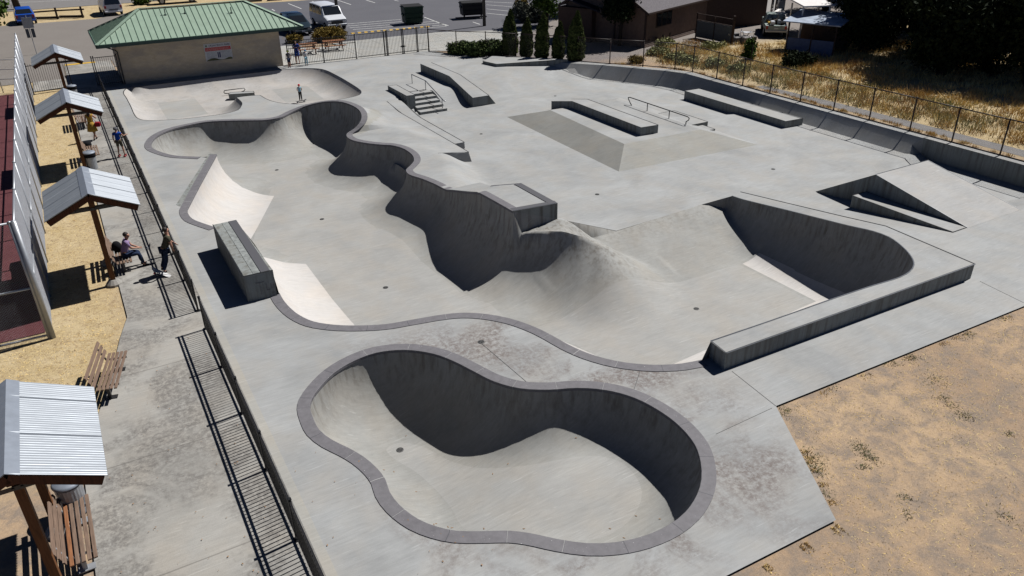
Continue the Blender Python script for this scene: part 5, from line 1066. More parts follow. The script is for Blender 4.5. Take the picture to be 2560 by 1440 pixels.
mb = MB(); mb.hexa([(-3.4, -1.7, 2.3), (-2.5, -1.7, 2.3), (-2.5, -1.1, 2.5), (-3.0, -1.1, 3.0), (-3.4, -1.7, 2.38), (-2.5, -1.7, 2.38), (-2.5, -1.1, 2.6), (-3.0, -1.1, 3.1)]); mb.hexa([(-2.4, -2.3, 2.35), (.9, -2.3, 2.35), (.9, -1.0, 2.6), (-2.4, -1.0, 2.6), (-2.4, -2.3, 2.42), (.9, -2.3, 2.42), (.9, -1, 2.7), (-2.4, -1, 2.7)]); mb.build('porch_roof', plain('brown_porch_shingles', (.17, .13, .12), .9), wg)
for x in (-2.2, .7): mb = MB(); mb.box(x, x + .12, -2.2, -2.08, 0, 2.35); mb.build('porch_post', M['trim'], wg)
mb = MB(); mb.box(-1.4, -.3, -.05, -.004, 0, 2.1); mb.build('door', M['trim'], wg)
gf = empty('grey_board_fence', (*at2(1738, 92), -.06), 'grey board fence with dark posts between the house and the pickup', 'fence'); p0 = Vector(at(1738, 92)); p1 = Vector(at(1828, 110)); d = p1 - p0
mb = MB(); mb.bar(Vector((0, 0, .75)), d + Vector((0, 0, .75)), .05, 1.35); mb.build('panel', M['panel'], gf)
for t, hh in ((0, 2.1), (.5, 1.9), (1, 2.3)): mb = MB(); mb.bar(d * t + Vector((0, -.04, -.1)), d * t + Vector((0, -.04, hh)), .16 if t == 1 else .09); mb.build('post', M['trim'], gf)
mb = MB(); mb.bar(Vector((0, -.03, 2.0)), d + Vector((0, -.03, 2.0)), .06, .07); mb.bar(Vector((0, -.03, 1.48)), d + Vector((0, -.03, 1.48)), .06, .06); mb.build('rail', M['trim'], gf)
b2 = house_frame('rear_house', 'tall rear house with a shaded brown wing and a pale sunlit wall', 58.6, 53.6, radians(-9)); mb = MB(); mb.box(-9.5, 0, 0, 7, 0, 6.5); mb.build('brown_wall', M['siding2'], b2)
pw = Matrix.Rotation(radians(40), 4, 'Z'); mb = MB(); mb.box(.05, 9, .0, 6, 0, 6.5); mb.build('pale_wall', M['stucco'], b2, mat=pw)
for x, z0_ in ((2.0, .9), (3.9, .9), (5.6, 2.2)):
    mb = MB(); mb.box(x, x + .9, -.06, -.003, z0_, 4.4); w_ = mb.build('window', M['trim'], b2, mat=pw); mb = MB(); mb.box(x + .1, x + .8, -.075, -.062, z0_ + .15, 4.25); mb.build('pane', M['glass'], w_, mat=pw)
mb = MB()
for k_ in range(4): mb.box(2.2, 4.6, -1.5 + k_ * .3, -1.2 + k_ * .3, 0, .25 + k_ * .22)
mb.build('porch_steps', M['stucco'], b2, mat=pw)
sd_ = empty('shed', (*at2(1962, 128), -.06), 'open shed with a blue-painted lower wall and a pale sheet roof', 'shed', None, radians(-68)); Ls = (Vector(at(2082, 142)) - Vector(at(1962, 128))).length
dv = Vector(at(2082, 142)) - Vector(at(1962, 128)); sd_.rotation_euler[2] = math.atan2(dv.y, dv.x)
mb = MB(); mb.box(0, Ls, -.05, .05, 0, 1.15); mb.build('lower_wall', plain('blue_shed_paint', (.10, .14, .26), .8), sd_)
for x in (0, Ls * .5, Ls - .1): mb = MB(); mb.box(x, x + .1, -.07, -.052 + .1, 0, 2.3); mb.build('post', M['trim'], sd_)
mb = MB(); mb.hexa([(-.4, -.3, 2.3), (Ls + .3, -.3, 2.3), (Ls + .3, 3.2, 2.75), (-.4, 3.2, 2.75), (-.4, -.3, 2.38), (Ls + .3, -.3, 2.38), (Ls + .3, 3.2, 2.83), (-.4, 3.2, 2.83)]); mb.build('roof', plain('blue_grey_sheet', (.32, .38, .48), .6, var=.3, scale=1.5), sd_)
mb = MB(); mb.box(0, Ls, 2.9, 3.0, 0, 2.6); mb.build('back_wall', M['siding2'], sd_)
mb = MB(); q = at(2032, 16, 3.2); q = (q[0], q[1] - 2, 0); mb.hexa([(q[0] - 1, q[1] + 2, 3.2), (q[0] + 1.4, q[1] + 1, 3.2), (q[0] + 2, q[1] + 3, 3.5), (q[0] - .4, q[1] + 4, 3.5), (q[0] - 1, q[1] + 2, 3.3), (q[0] + 1.4, q[1] + 1, 3.3), (q[0] + 2, q[1] + 3, 3.6), (q[0] - .4, q[1] + 4, 3.6)])
for dx, dy in ((-.8, 2.2), (1.2, 1.3), (1.8, 2.9), (-.3, 3.8)): mb.bar((q[0] + dx, q[1] + dy, -.1), (q[0] + dx, q[1] + dy, 3.3), .1)
tag(mb.build('awning', M['stucco']), 'small pale awning roof on posts behind the shed', 'awning')
# junk by the pickup
jx, jy, _ = at(1862, 104)
jk = empty('scrap_pile', (jx, jy, -.06), 'pile of pale scrap and folded frames beside the pickup', 'scrap'); r = np.random.default_rng(5)
mb = MB()
for i in range(9): c = Vector((r.normal() * .6, r.normal() * .4, r.uniform(.1, .6))); mb.bevbox(c.x - .3, c.x + .3, c.y - .2, c.y + .2, max(0, c.z - .2), c.z + .2, .05)
mb.build('scrap_heap', plain('grey_scrap', (.16, .15, .15), .8, var=.6, scale=3), jk)
for i in range(8): a = Vector((r.normal() * .6, r.normal() * .4, .1)); mb = MB(); mb.bar(a, a + Vector((r.normal() * .6, r.normal() * .3, r.uniform(.5, 1.0))), .05); mb.build('frame_leg', M['chalk'], jk)
mb = MB(); mb.hexa([(-.3, -.3, .8), (.6, -.3, .8), (.6, .4, .75), (-.3, .4, .85), (-.3, -.3, .83), (.6, -.3, .83), (.6, .4, .78), (-.3, .4, .88)]); mb.build('white_board', M['chalk'], jk)

# ---------------------------------------------------------------- vehicles (front towards +y)
def vehicle(name, label, st, paint, loc, rz, wheels, glass_side, screens, cat='car', extra=None, wr=.32, track=None, lamps=True, rear_red=True):
    """st: stations (y, z_low, z_belt, z_top, w_belt, w_top)"""
    e = empty(name, loc, label, cat, None, rz); rg = []
    for y, zl, zb, zt, wb, wt in st:
        zm = zl + (zb - zl) * .55; zs = zt - .06 * (zt > zb + .2)
        half = [(wb * .93, zl), (wb, zm), (wb * .985, zb), (wt, zs), (wt * .86, zt)]
        rg.append([(x, y, z) for x, z in half] + [(-x, y, z) for x, z in half[::-1]])
    mb = MB(); mb.loft(rg, True); mb.build('body', paint, e, angle=38)
    def pt(i, side, t, u):         # point on the glass band between stations i and i+1
        a = [Vector(rg[i][2]), Vector(rg[i][3])]; b = [Vector(rg[i + 1][2]), Vector(rg[i + 1][3])]
        p = (a[0] * (1 - t) + a[1] * t) * (1 - u) + (b[0] * (1 - t) + b[1] * t) * u; return Vector((p.x * side * 1.004 + side * .008, p.y, p.z))
    for i in glass_side:
        for s_ in (1, -1):
            mb = MB(); q = [pt(i, s_, .12, .06), pt(i, s_, .12, .94), pt(i, s_, .9, .94), pt(i, s_, .9, .06)]; mb.quad(*(q if s_ < 0 else q[::-1])); mb.build('side_window', M['glass'], e)
    for i, nrm in screens:
        a0, a1 = Vector(rg[i][3]), Vector(rg[i + 1][3]); b0, b1 = Vector(rg[i][4]), Vector(rg[i + 1][4])
        w0, w1 = a0.x * .9, a1.x * .9; lo, hi = (rg[i][4][1:], rg[i + 1][4][1:]); p0, p1 = Vector((0, *lo)), Vector((0, *hi)); dn = Vector((0, nrm[0], nrm[1])).normalized() * .012
        l0, l1 = p0.lerp(p1, .06), p0.lerp(p1, .92); mb = MB(); q = [Vector((w0, 0, 0)) + l0 + dn, Vector((-w0, 0, 0)) + l0 + dn, Vector((-w1, 0, 0)) + l1 + dn, Vector((w1, 0, 0)) + l1 + dn]; mb.quad(*q); mb.build('windscreen', M['glass'], e)
    tw = track or st[len(st) // 2][4]
    for y in wheels:
        for s_ in (1, -1):
            mb = MB(); X = s_ * (tw - .1); n = 20; R_ = wr
            mb.loft([[(X + dx, y + rr * cos(2 * pi * j / n), wr + rr * sin(2 * pi * j / n)) for j in range(n)] for dx, rr in ((-.1, R_ * .9), (-.09, R_), (.1, R_), (.115, R_ * .92))], True); w_ = mb.build('wheel', M['rubber'], e, angle=40)
            mb = MB(); mb.loft([[(X + s_ * dx, y + rr * cos(2 * pi * j / n), wr + rr * sin(2 * pi * j / n)) for j in range(n)] for dx, rr in ((.105, R_ * .6), (.125, R_ * .58), (.11, R_ * .15))], True); mb.build('rim', M['galv'], w_)
    yf, yr = st[-1], st[0]
    if lamps:
        for s_ in (1, -1):
            zf_ = yf[1] + (yf[2] - yf[1]) * .62; mb = MB(); mb.bevbox(s_ * yf[4] * .74 - .16, s_ * yf[4] * .74 + .16, yf[0] - .08, yf[0] + .025, zf_ - .07, zf_ + .1, .03); mb.build('headlight', M['chrome'], e)
            zr_ = yr[2] - .05; mb = MB(); mb.bevbox(s_ * yr[4] * .86 - .09, s_ * yr[4] * .86 + .09, yr[0] - .03, yr[0] + .06, zr_ - .22, zr_ + .06, .02); mb.build('tail_lamp', M['redlamp'], e)
    mb = MB(); mb.bevbox(-yf[4] * .98, yf[4] * .98, yf[0] - .12, yf[0] + .09, yf[1] - .02, yf[1] + .17, .04); mb.build('bumper', extra or paint, e); mb = MB(); mb.bevbox(-yr[4] * .98, yr[4] * .98, yr[0] - .08, yr[0] + .1, yr[1] - .02, yr[1] + .17, .04); mb.build('bumper', extra or paint, e)
    for s_, yy, b_ in ((1, yr[0] - .035, 0), (1, yf[0] + .095, 1)): mb = MB(); mb.box(-.16, .16, yy - .005, yy + .005, yf[1] + .02 if b_ else yr[1] + .25, (yf[1] if b_ else yr[1] + .22) + .15); mb.build('plate', M['chalk'], e)
    return e
sv = Vector(at(753.6, 22)) - Vector(at(720.5, 8.6)); park = math.atan2(-sv.x, sv.y)
vst = [(-2.75, .45, 1.12, 1.2, .94, .9), (-2.72, .4, 1.15, 2.05, .97, .84), (-1.6, .4, 1.17, 2.12, 1.0, .86), (-.5, .4, 1.17, 2.13, 1.0, .86), (.55, .4, 1.17, 2.12, 1.0, .86), (1.2, .4, 1.17, 2.05, 1.0, .84), (1.85, .4, 1.22, 1.27, .99, .92), (2.5, .42, 1.08, 1.12, .97, .88), (2.75, .45, .95, 1.0, .95, .85)]
vx, vy, _ = at(822, 66); van = vehicle('passenger_van', 'white passenger van with dark windows parked facing the skatepark', vst, M['chalk'], (vx, vy, -.026), park, (-1.75, 1.9), (1, 2, 3, 4), ((5, (1, 1)), (0, (-1, 0))), 'van', M['galv'], .36)
mb = MB(); mb.box(-.55, .55, 2.76, 2.80, .62, .9); mb.build('grille', M['darksteel'], van)
mst = [(-2.4, .35, .95, 1.0, .86, .8), (-2.3, .3, .95, 1.6, .9, .7), (-1.3, .28, .95, 1.72, .93, .72), (0, .28, .95, 1.74, .93, .72), (.75, .28, .96, 1.62, .93, .68), (1.55, .28, 1.0, 1.04, .92, .8), (2.2, .3, .82, .87, .88, .78), (2.42, .35, .68, .72, .8, .7)]
mx_, my_, _ = at(741, 80); vehicle('minivan', 'dark teal minivan half hidden behind the green roof corner', mst, M['darkcar'], (mx_, my_, -.026), park, (-1.5, 1.5), (1, 2, 3), ((4, (1, 1)), (0, (-1, 0))), 'minivan')
wx, wy, _ = at(281, 36); wst = [(-2.35, .38, 1.05, 1.12, .9, .86), (-2.25, .35, 1.08, 1.75, .92, .76), (-1.0, .35, 1.1, 1.86, .93, .78), (.3, .35, 1.1, 1.86, .93, .78), (.9, .35, 1.1, 1.72, .93, .76), (1.5, .36, 1.1, 1.14, .92, .84), (2.2, .4, .9, .95, .86, .76)]
cv = vehicle('cargo_van', 'white compact van seen from behind at the top left', wst, M['chalk'], (wx, wy + 1.2, -.026), radians(4), (-1.4, 1.4), (3,), ((0, (-1, .1)), (4, (1, 1))), 'van')
mb = MB(); mb.box(-.45, .45, -2.42, -2.36, .62, .7); mb.build('door_handle_bar', M['darksteel'], cv)
bst = [(-2.2, .35, .95, 1.0, .84, .78), (-2.0, .3, .98, 1.05, .88, .8), (-1.5, .28, .98, 1.5, .9, .66), (-.3, .28, .98, 1.6, .92, .68), (.5, .28, .96, 1.5, .92, .66), (1.3, .28, .95, .99, .9, .78), (2.2, .35, .7, .75, .82, .7)]
vehicle('blue_hatchback', 'bright blue car under the green tree at the top left', bst, M['bluecar'], (*at2(66, 55), -.026), radians(2), (-1.35, 1.35), (2, 3), ((1, (-1, .8)), (4, (1, 1))), 'car')
kst = [(-2.7, .5, 1.0, 1.05, .92, .9), (-.9, .45, 1.02, 1.07, .96, .92), (-.85, .45, 1.05, 1.7, .97, .75), (.2, .45, 1.05, 1.8, .97, .76), (.6, .45, 1.05, 1.75, .97, .75), (1.25, .45, 1.08, 1.12, .96, .86), (2.5, .5, .98, 1.02, .9, .8)]
vehicle('black_pickup', 'black pickup truck parked by the road at the top of the photo', kst, M['blackcar'], (*at2(440, 6), -.026), radians(88), (-1.75, 1.6), (3,), ((1, (-1, .1)), (4, (1, 1))), 'pickup truck', None, .38)
vehicle('black_pickup', 'dark vehicle roof at the top edge of the photo left of the roof ridge', kst, M['blackcar'], (*at2(345, -14), -.026), radians(80), (-1.75, 1.6), (3,), ((1, (-1, .1)), (4, (1, 1))), 'pickup truck', None, .38)
pt_ = [(-2.7, .5, 1.0, 1.02, .9, .88), (-.95, .48, 1.0, 1.02, .95, .93), (-.9, .48, 1.08, 1.72, .95, .76), (0, .48, 1.08, 1.78, .95, .76), (.45, .48, 1.08, 1.74, .95, .74), (1.0, .48, 1.1, 1.14, .94, .84), (2.5, .5, 1.0, 1.04, .9, .8)]
px_, py_, _ = at(1932, 92); pk_ = vehicle('old_pickup', 'old pale green pickup loaded with junk seen from behind', pt_, M['pickup'], (px_ + 1.7, py_ + 1.6, -.05), radians(-43), (-1.7, 1.6), (3,), ((1, (-1, .1)), (4, (1, 1))), 'pickup truck', M['galv'], .38)
r = np.random.default_rng(9)
for i, (mt, s_) in enumerate((('ypaint', .2), ('chalk', .35), ('bark', .4), ('galv', .3), ('darksteel', .35))):
    mb = MB(); c = (-.6 + i * .28, -1.8 + r.normal() * .25, 1.05); mb.bevbox(c[0] - s_ / 2, c[0] + s_ / 2, c[1] - s_, c[1] + s_, c[2], c[2] + r.uniform(.15, .35), .05); o = mb.build('cargo_bundle', M[mt], None); o.location = pk_.location; o.rotation_euler = pk_.rotation_euler; tag(o, ['orange bundle in the bed of the old pickup', 'white sack in the bed of the old pickup', 'brown wooden box in the bed of the old pickup', 'grey metal box in the bed of the old pickup', 'black box in the bed of the old pickup'][i], 'bundle')
# dumpsters, poles, signs, picnic tables, rail fence
def dumpster(name, label, x, y, rz, W_=1.9, D_=1.5, Hh=1.65, z=-.026, mat='bin'):
    e = empty(name, (x, y, z), label, 'dumpster', None, rz); mb = MB(); mb.hexa([(-W_ / 2 + .1, -D_ / 2 + .1, .12), (W_ / 2 - .1, -D_ / 2 + .1, .12), (W_ / 2 - .1, D_ / 2, .12), (-W_ / 2 + .1, D_ / 2, .12), (-W_ / 2, -D_ / 2, Hh - .1), (W_ / 2, -D_ / 2, Hh - .1), (W_ / 2, D_ / 2, Hh), (-W_ / 2, D_ / 2, Hh)]); mb.build('bin', M[mat], e)
    for z_ in (.55, 1.0): mb = MB(); mb.bar((-W_ / 2 + .02, -D_ / 2 + .02, z_), (W_ / 2 - .02, -D_ / 2 + .02, z_), .09, .08); mb.build('rib', M[mat], e)
    mb = MB(); mb.box(-W_ / 2 - .06, W_ / 2 + .06, -D_ / 2 - .06, D_ / 2 + .04, Hh - .1, Hh - .02); mb.build('rim', M[mat], e)
    for s_ in (-1, 1): mb = MB(); mb.bevbox(s_ * W_ / 2 - .08, s_ * W_ / 2 + .12, -.35, .35, .8, 1.0, .03); mb.build('lift_sleeve', M[mat], e)
    mb = MB(); mb.hexa([(-W_ / 2, -D_ / 2, Hh), (W_ / 2, -D_ / 2, Hh), (W_ / 2, D_ / 2, Hh + .08), (-W_ / 2, D_ / 2, Hh + .08), (-W_ / 2, -D_ / 2, Hh + .03), (W_ / 2, -D_ / 2, Hh + .03), (W_ / 2, D_ / 2, Hh + .11), (-W_ / 2, D_ / 2, Hh + .11)]); mb.build('lid', M['rubber'], e)
    for a in (-1, 1):
        for b in (-1, 1): mb = MB(); mb.lathe([(.06, 0), (.06, .12)], (a * (W_ / 2 - .25), b * (D_ / 2 - .25), 0), 8); mb.build('caster', M['rubber'], e)
    return e
dumpster('dumpster', 'dark green dumpster on the hatched markings', *at2(1032, 58), radians(-8))
tr = dumpster('dumpster', 'dark open bin raised on a low trailer by the wooden pole', *at2(1180, 44), radians(-12), 2.3, 1.4, 1.3, .2, 'tray'); mb = MB(); mb.box(-1.9, 1.3, -.95, -.6, -.1, .02); mb.bar((-1.0, -.8, -.22), (-1.0, -.5, .2), .08); mb.bar((.8, -.8, -.22), (.8, -.5, .2), .08); mb.build('trailer_frame', M['tray'], tr)
for (bx_, by_), lab_, tl in (((847, 68), 'thick wooden utility pole in front of the white passenger van', (0, 0)), ((1211, 64), 'dark wooden pole beside the open bin', (0, 0))):
    x, y, _ = at(bx_, by_); e = empty('utility_pole', (x, y, -.06), lab_, 'pole'); mb = MB(); mb.tube([(0, 0, -.2), (0, 0, 9)], [.16, .12], 10); mb.build('pole', plain('pole_wood', (.085, .075, .065), .8), e, smooth=True); mb = MB(); mb.bar((-1, 0, 8.2), (1, 0, 8.2), .1); mb.build('crossarm', M['bark'], e)
x, y, _ = at(92, 135); e = empty('street_sign', (x, y, -.03), 'parking sign seen from behind on a thin post at the upper left', 'sign'); mb = MB(); mb.tube([(0, 0, 0), (0, 0, 3.1)], .03, 8); mb.build('post', M['galv'], e); mb = MB(); mb.bevbox(-.38, .38, -.02, .0, 2.1, 2.95, .005); mb.build('sign_plate', M['galv'], e)
for s_ in (-1, 1): mb = MB(); mb.box(s_ * .2 - .12, s_ * .2 + .12, -.02, .0, 1.35, 2.05); mb.build('sign_plate', M['panel'], e)
def picnic(x, y, rz, label):
    e = empty('picnic_table', (x, y, -.012), label, 'picnic table', 'picnic tables behind the tall iron fence', rz)
    for i in range(4): mb = MB(); mb.box(-.9, .9, -.36 + i * .19, -.2 + i * .19, .72, .76); mb.build('table_plank', M['slat2'], e)
    for s_ in (-1, 1): mb = MB(); mb.box(-.9, .9, s_ * .72 - .13, s_ * .72 + .13, .42, .46); mb.build('seat_plank', M['slat2'], e)
    for xx in (-.6, .6):
        for s_ in (-1, 1): mb = MB(); mb.bar((xx, s_ * .2, .72), (xx, s_ * .7, 0), .07); mb.build('leg', M['timber'], e)
        mb = MB(); mb.bar((xx, -.8, .39), (xx, .8, .39), .06); mb.build('crossbeam', M['timber'], e)
picnic(*at2(768, 133), radians(-6), 'picnic table nearest the building behind the adult in blue'); picnic(*at2(836, 124), radians(-6), 'picnic table farther right below the golden shrub')
e = empty('rail_fence', (*at2(66, 50), -.06), 'low dark wooden rail fence along the roadside', 'fence'); q0 = Vector(at(66, 50)); ps = [Vector(at(*p)) for p in ((66, 52), (144, 46), (207, 43))]
for p in ps: mb = MB(); mb.bar(p - q0 + Vector((0, 0, -.1)), p - q0 + Vector((0, 0, 1.15)), .2); mb.build('post', M['trim'], e)
for a, b in zip(ps[:-1], ps[1:]): mb = MB(); mb.bar(a - q0 + Vector((-.3, 0, .85)), b - q0 + Vector((.3, 0, .85)), .14); mb.build('rail', M['trim'], e)
for i, (a, b) in enumerate((((80, 48), (148, 46)), ((150, 44), (210, 43)), ((590, 7), (655, 2)), ((668, 2), (705, -1)))): mb = MB(); mb.tube([Vector(at(*a)) + Vector((0, 0, .1)), Vector(at(*b)) + Vector((0, 0, .1))], .13, 8); tag(mb.build('parking_log', M['bark']), ['log lying beside the blue car', 'log lying at the foot of the rail fence', 'log above the green roof ridge', 'log right of the roof ridge at the lot edge'][i], 'log')
# ---------------------------------------------------------------- people
def skinned(name, V, E_, mat, parent, sub=1):
    me = bpy.data.meshes.new(name); me.from_pydata([v[0] for v in V], E_, []); me.materials.append(mat); o = bpy.data.objects.new(name, me); col.objects.link(o); o.parent = parent
    sk = o.modifiers.new('skin', 'SKIN'); sk.use_smooth_shade = True
    for i, v in enumerate(V): d = me.skin_vertices[0].data[i]; d.radius = (v[1], v[1] if len(v) < 3 else v[2]); d.use_root = i == 0
    s = o.modifiers.new('sub', 'SUBSURF'); s.levels = sub; s.render_levels = sub; return o
def person(label, loc, rz, s, J, top, bottom, hair='hair', sleeve=.5, legs='long', shoe='black_cloth', helmet=None, dress=False, hairlen=0):
    """J: joints in metres for a 1.75 m body, x right, y forward"""
    D = dict(pel=(0, 0, .93), che=(0, 0, 1.25), nek=(0, 0, 1.47), hd=(0, .02, 1.6), sl=(-.19, 0, 1.42), sr=(.19, 0, 1.42), el=(-.25, -.03, 1.13), er=(.25, -.03, 1.13), wl=(-.26, .08, .88), wr=(.26, .08, .88), hl=(-.09, 0, .9), hr=(.09, 0, .9), kl=(-.1, .03, .49), kr=(.1, .03, .49), al=(-.11, -.02, .09), ar=(.11, -.02, .09), face=(0, 1, 0))
    D.update(J); P = {k_: Vector(v) for k_, v in D.items()}; e = empty('person', loc, label, 'person', None, rz); e.scale = (s, s, s)
    fwd = P['face'].normalized(); V = []; E_ = []; ix = {}
    def add(k_, p, r_, r2=None, frm=None): V.append((tuple(p), r_) if r2 is None else (tuple(p), r_, r2)); ix[k_] = len(V) - 1; (E_.append((ix[frm], ix[k_])) if frm else None)
    add('pel', P['pel'], .135, .11); add('che', P['che'], .15, .11, 'pel'); add('nb', P['che'].lerp(P['nek'], .75), .11, .085, 'che'); add('nek', P['nek'], .055, None, 'nb'); hd = P['hd']
    add('h0', hd - fwd * .01 + Vector((0, 0, -.03)), .072, .08, 'nek'); add('h1', hd + Vector((0, 0, .03)), .085, .095, 'h0'); add('h2', hd + Vector((0, 0, .095)), .06, .07, 'h1'); add('nose', hd + fwd * .115, .012, None, 'h1')
    for q in 'lr':
        add('s' + q, P['s' + q], .062, None, 'nb'); add('e' + q, P['e' + q], .043, None, 's' + q); add('w' + q, P['w' + q], .028, None, 'e' + q)
        hdv = (P['w' + q] - P['e' + q]).normalized(); side = hdv.cross(fwd).normalized() if hdv.cross(fwd).length > .1 else Vector((1, 0, 0)); pm = P['w' + q] + hdv * .06; add('p' + q, pm, .034, .018, 'w' + q)
        for k_ in range(4): o_ = side * (-.028 + k_ * .019); a_ = pm + hdv * .035 + o_; add(f'f{q}{k_}', a_, .009, None, 'p' + q); add(f'g{q}{k_}', a_ + hdv * (.035 + .008 * (k_ in (1, 2))) + fwd * .015, .008, None, f'f{q}{k_}')
        add('t' + q, P['w' + q] + hdv * .045 + side * .045 + fwd * .01, .01, None, 'w' + q)
        add('h' + q, P['h' + q], .09, None, 'pel'); add('k' + q, P['k' + q], .058, None, 'h' + q); add('a' + q, P['a' + q], .038, None, 'k' + q); add('t_' + q, P['a' + q] + Vector((0, .13, -.05)), .035, .025, 'a' + q)
    skinned('body', V, E_, M['skin'], e)
    c = P['che']; V = [(tuple(P['pel']), .155, .13), (tuple(c), .17, .13), (tuple(c.lerp(P['nek'], .72)), .12, .10)]; E_ = [(0, 1), (1, 2)]
    for q in 'lr': n = len(V); V += [(tuple(P['s' + q]), .078), (tuple(P['s' + q].lerp(P['e' + q], sleeve)), .062)]; E_ += [(2, n), (n, n + 1)]
    skinned('shirt' if not dress else 'dress_top', V, E_, M[top], e)
    if dress:
        mb = MB(); pl = P['pel']; n = 20; mb.loft([[(pl.x + r_ * cos(2 * pi * j / n) * (1 + .08 * sin(j * 3)), pl.y + r_ * .8 * sin(2 * pi * j / n), z) for j in range(n)] for r_, z in ((.15, pl.z + .12), (.19, pl.z - .05), (.24, pl.z - .25), (.27, pl.z - .42))], True); mb.build('skirt', M[bottom], e, smooth=True)
    else:
        V = [(tuple(P['pel']), .15, .125)]; E_ = []
        for q in 'lr':
            kn, an = P['k' + q], P['a' + q]; n = len(V)
            if legs == 'long': V += [(tuple(P['h' + q]), .105), (tuple(kn), .078), (tuple(an + Vector((0, 0, .03))), .062)]; E_ += [(0, n), (n, n + 1), (n + 1, n + 2)]
            else: V += [(tuple(P['h' + q]), .11), (tuple(P['h' + q].lerp(kn, .85)), .088)]; E_ += [(0, n), (n, n + 1)]
        skinned('trousers' if legs == 'long' else 'shorts', V, E_, M[bottom], e)
    for q in 'lr': a_ = P['a' + q]; V = [(tuple(a_ + Vector((0, -.05, -.04))), .048, .045), (tuple(a_ + Vector((0, .06, -.045))), .048, .04), (tuple(a_ + Vector((0, .17, -.055))), .042, .028)]; skinned('shoe', V, [(0, 1), (1, 2)], M[shoe], e)
    mb = MB(); hh = hd + Vector((0, 0, .035)) - fwd * .012
    if helmet:
        n = 20; mb.loft([[(hh.x + r_ * cos(2 * pi * j / n), hh.y + r_ * 1.15 * sin(2 * pi * j / n), hh.z + z) for j in range(n)] for r_, z in ((.118, .0), (.125, .03), (.118, .08), (.09, .125), (.045, .15), (.005, .155))], True); mb.build('helmet', M[helmet], e, smooth=True)
        mb = MB()
        for a in (-.05, .0, .05): mb.bar((hh.x + a, hh.y - .07, hh.z + .135), (hh.x + a, hh.y + .07, hh.z + .135), .018, .02)
        mb.build('helmet_vents', M['black_cloth'], e)
    mb = MB(); mb.ell((hh.x - fwd.x * .022, hh.y - fwd.y * .022, hh.z + .028), (.088, .096, .088), 14, 8)
    if hairlen: mb.ell((hh.x - fwd.x * .05, hh.y - fwd.y * .05, hh.z - hairlen / 2), (.09, .07, hairlen * .75), 12, 8)
    if not helmet or hairlen: mb.build('hair', M[hair], e, smooth=True)
    for s_ in (-1, 1):
        sd2 = Vector((fwd.y, -fwd.x, 0)) * s_ * .034; mb = MB(); mb.ell(tuple(hd + fwd * .088 + sd2 + Vector((0, 0, .02))), (.009, .009, .007), 8, 6); mb.build('eye', M['hair'], e)
    return e
def skateboard(label, loc, rx, ry, rz, tone='black_cloth', wheel='red_plastic'):
    e = empty('skateboard', loc, label, 'skateboard'); e.rotation_euler = (rx, ry, rz); mb = MB(); rows = []
    for t in np.linspace(-1, 1, 17):
        y = t * .4; w_ = .1 * math.sqrt(max(.02, 1 - max(0, abs(t) - .72) ** 2 / .28 ** 2)) if abs(t) > .72 else .1; z = .1 + max(0, abs(t) - .68) * .16; rows.append([(-w_, y, z), (w_, y, z), (w_, y, z + .012), (-w_, y, z + .012)])
    mb.loft(rows, True); mb.build('deck', M[tone], e)
    for y in (-.24, .24):
        mb = MB(); mb.bar((-.08, y, .055), (.08, y, .055), .025, .03); mb.bar((0, y, .06), (0, y, .1), .05); mb.build('truck', M['galv'], e)
        for x in (-.09, .09): mb = MB(); n = 14; mb.loft([[(x + dx, y + .028 * cos(2 * pi * j / n), .03 + .028 * sin(2 * pi * j / n)) for j in range(n)] for dx in (-.016, .016)], True); mb.build('wheel', M[wheel], e)
    return e
# man leaning on the fence, standing on the tail of his board
mxy = at(412, 664, .1)
person('man in khaki shirt leaning on the fence with one foot on a skateboard', (1.28, 27.0, .0), radians(-35), 1.0, dict(pel=(.14, -.02, .93), che=(.30, .05, 1.24), nek=(.36, .08, 1.45), hd=(.33, .1, 1.6), sl=(.18, .2, 1.42), sr=(.46, -.08, 1.4), el=(.25, .3, 1.15), er=(.52, -.1, 1.12), wl=(.38, .35, 1.02), wr=(.47, .02, .92), hl=(.08, .06, .9), hr=(.2, -.06, .9), kl=(0, .12, .52), kr=(.14, .0, .52), al=(-.12, .05, .18), ar=(.02, -.1, .12), face=(.6, .8, 0)), 'khaki_cloth', 'denim')
skateboard('skateboard tipped on its tail under the foot of the man at the fence', (1.13, 26.82, .02), radians(28), 0, radians(60), 'white_cloth')
# man sitting on the bench facing the bowl
person('man in lavender T-shirt sitting on the bench with a skateboard', (.16, 28.15, 0), radians(-90), 1.0, dict(pel=(0, 0, .56), che=(0, .12, .88), nek=(0, .2, 1.08), hd=(.03, .24, 1.22), sl=(-.19, .16, 1.03), sr=(.19, .16, 1.03), el=(-.2, .3, .78), er=(.2, .28, .8), wl=(-.06, .5, .7), wr=(.06, .5, .72), hl=(-.09, .05, .54), hr=(.09, .05, .54), kl=(-.13, .47, .52), kr=(.13, .47, .54), al=(-.12, .5, .09), ar=(.12, .54, .09), face=(.5, .8, 0)), 'lavender_cloth', 'denim', sleeve=.75)
skateboard('skateboard standing upright against the shins of the sitting man', (.92, 28.1, .40), radians(90), radians(0), radians(90), 'grey_cloth', 'white_cloth')
mb = MB(); mb.ell((0, 0, .2), (.17, .13, .22), 12, 8); mb.tube([(-.1, .1, .3), (-.12, .2, .15), (-.08, .1, .02)], .02, 6); o = mb.build('backpack', M['black_cloth'], smooth=True); o.location = (.0, 28.75, .45); tag(o, 'black backpack on the bench behind the sitting man', 'bag')
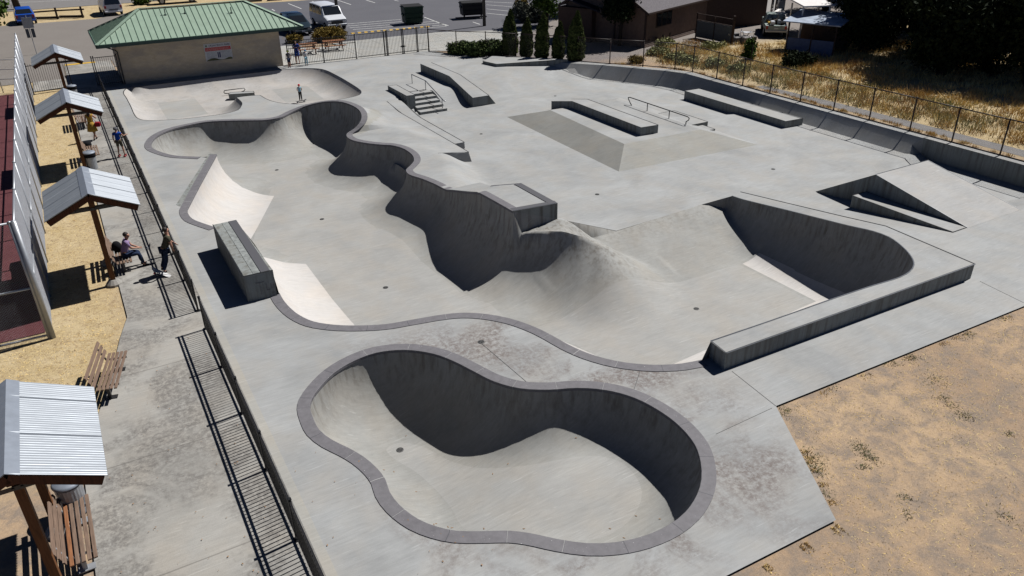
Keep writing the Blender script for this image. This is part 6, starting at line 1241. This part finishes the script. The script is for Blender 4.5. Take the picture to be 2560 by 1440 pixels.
# woman in a yellow dress
w1 = person('woman in a yellow patterned dress with long dark hair and a red shoulder bag', (.42, 46.4, 0), radians(-12), .95, dict(er=(.33, .05, 1.2), wr=(.16, .16, 1.42), sl=(-.16, 0, 1.42), sr=(.16, 0, 1.42), kl=(-.02, .08, .49), kr=(.1, -.04, .5), al=(.06, .16, .1), ar=(-.02, -.14, .1)), 'yellow_dress_cloth', 'yellow_dress_cloth', sleeve=.1, dress=True, hairlen=.34)
mb = MB(); mb.bevbox(.2, .46, -.18, .0, .72, .98, .04); mb.tube([(.3, -.1, .97), (.1, -.12, 1.3), (-.08, -.05, 1.46)], .01, 5); o = mb.build('shoulder_bag', M['red_bag'], None); o.location = w1.location; o.rotation_euler = w1.rotation_euler; tag(o, 'red bag hanging at the hip of the woman in yellow', 'bag')
# boy with helmet and skates
person('boy in a blue T-shirt, shorts and black helmet on roller skates by the fence', (1.38, 42.3, .05), radians(-20), .84, dict(er=(.3, .12, 1.2), wr=(.42, .25, 1.22), kl=(-.13, .05, .49), kr=(.13, .05, .49), al=(-.17, 0, .12), ar=(.16, 0, .12)), 'blue_cloth', 'short_cloth', legs='short', helmet='grey_cloth')
for i, dx in enumerate((-.14, .13)):
    mb = MB(); mb.bevbox(-.045, .045, -.1, .16, .07, .1, .01)
    for y in (-.07, .13):
        for x in (-.035, .035): n = 10; mb.loft([[(x + d_, y + .03 * cos(2 * pi * j / n), .03 + .03 * sin(2 * pi * j / n)) for j in range(n)] for d_ in (-.012, .012)], True)
    o = mb.build('roller_skate', M['red_plastic']); o.location = (1.38 + dx, 42.3 + .04 - dx * .3, 0); o.rotation_euler[2] = radians(-20); tag(o, ['red roller skate on the left foot of the boy in blue', 'red roller skate on the right foot of the boy in blue'][i], 'roller skate')
# child in the shallow bowl
kz = -.8; kx, ky, _ = at(753, 256, kz)
person('small child with a red helmet standing on a skateboard in the shallow bowl', (kx, ky, kz + .08), radians(-10), .64, dict(el=(-.24, .06, 1.15), er=(.24, .06, 1.15), wl=(-.1, .2, 1.02), wr=(.1, .2, 1.02), kl=(-.08, .02, .49), kr=(.1, .02, .49)), 'pale_blue_cloth', 'black_cloth', helmet='red_plastic', sleeve=.2)
skateboard('small skateboard under the child with the red helmet', (kx, ky, kz + .0), 0, 0, radians(-80), 'grey_cloth', 'white_cloth')
# people at the tall fence
ax, ay, _ = at(747, 160); person('adult in a long blue shirt standing behind the tall iron fence', (ax, 60.25, -.012), radians(160), 1.0, dict(el=(-.22, .1, 1.15), er=(.22, .1, 1.15), wl=(-.05, .25, 1.22), wr=(.05, .25, 1.22)), 'blue_cloth', 'blue_cloth', legs='short', sleeve=.7)
person('child with a lime green helmet standing at the corner of the building', (14.62, 59.1, 0), radians(10), .72, dict(), 'grey_cloth', 'denim', legs='short', helmet='lime_plastic', shoe='white_cloth')
person('child in white with a blue helmet standing in front of the tall iron fence', (15.95, 59.15, 0), radians(0), .66, dict(el=(-.24, .1, 1.15), er=(.24, .1, 1.15), wl=(-.12, .25, 1.0), wr=(.12, .25, 1.0)), 'white_cloth', 'pale_blue_cloth', helmet='blue_plastic', sleeve=.9)
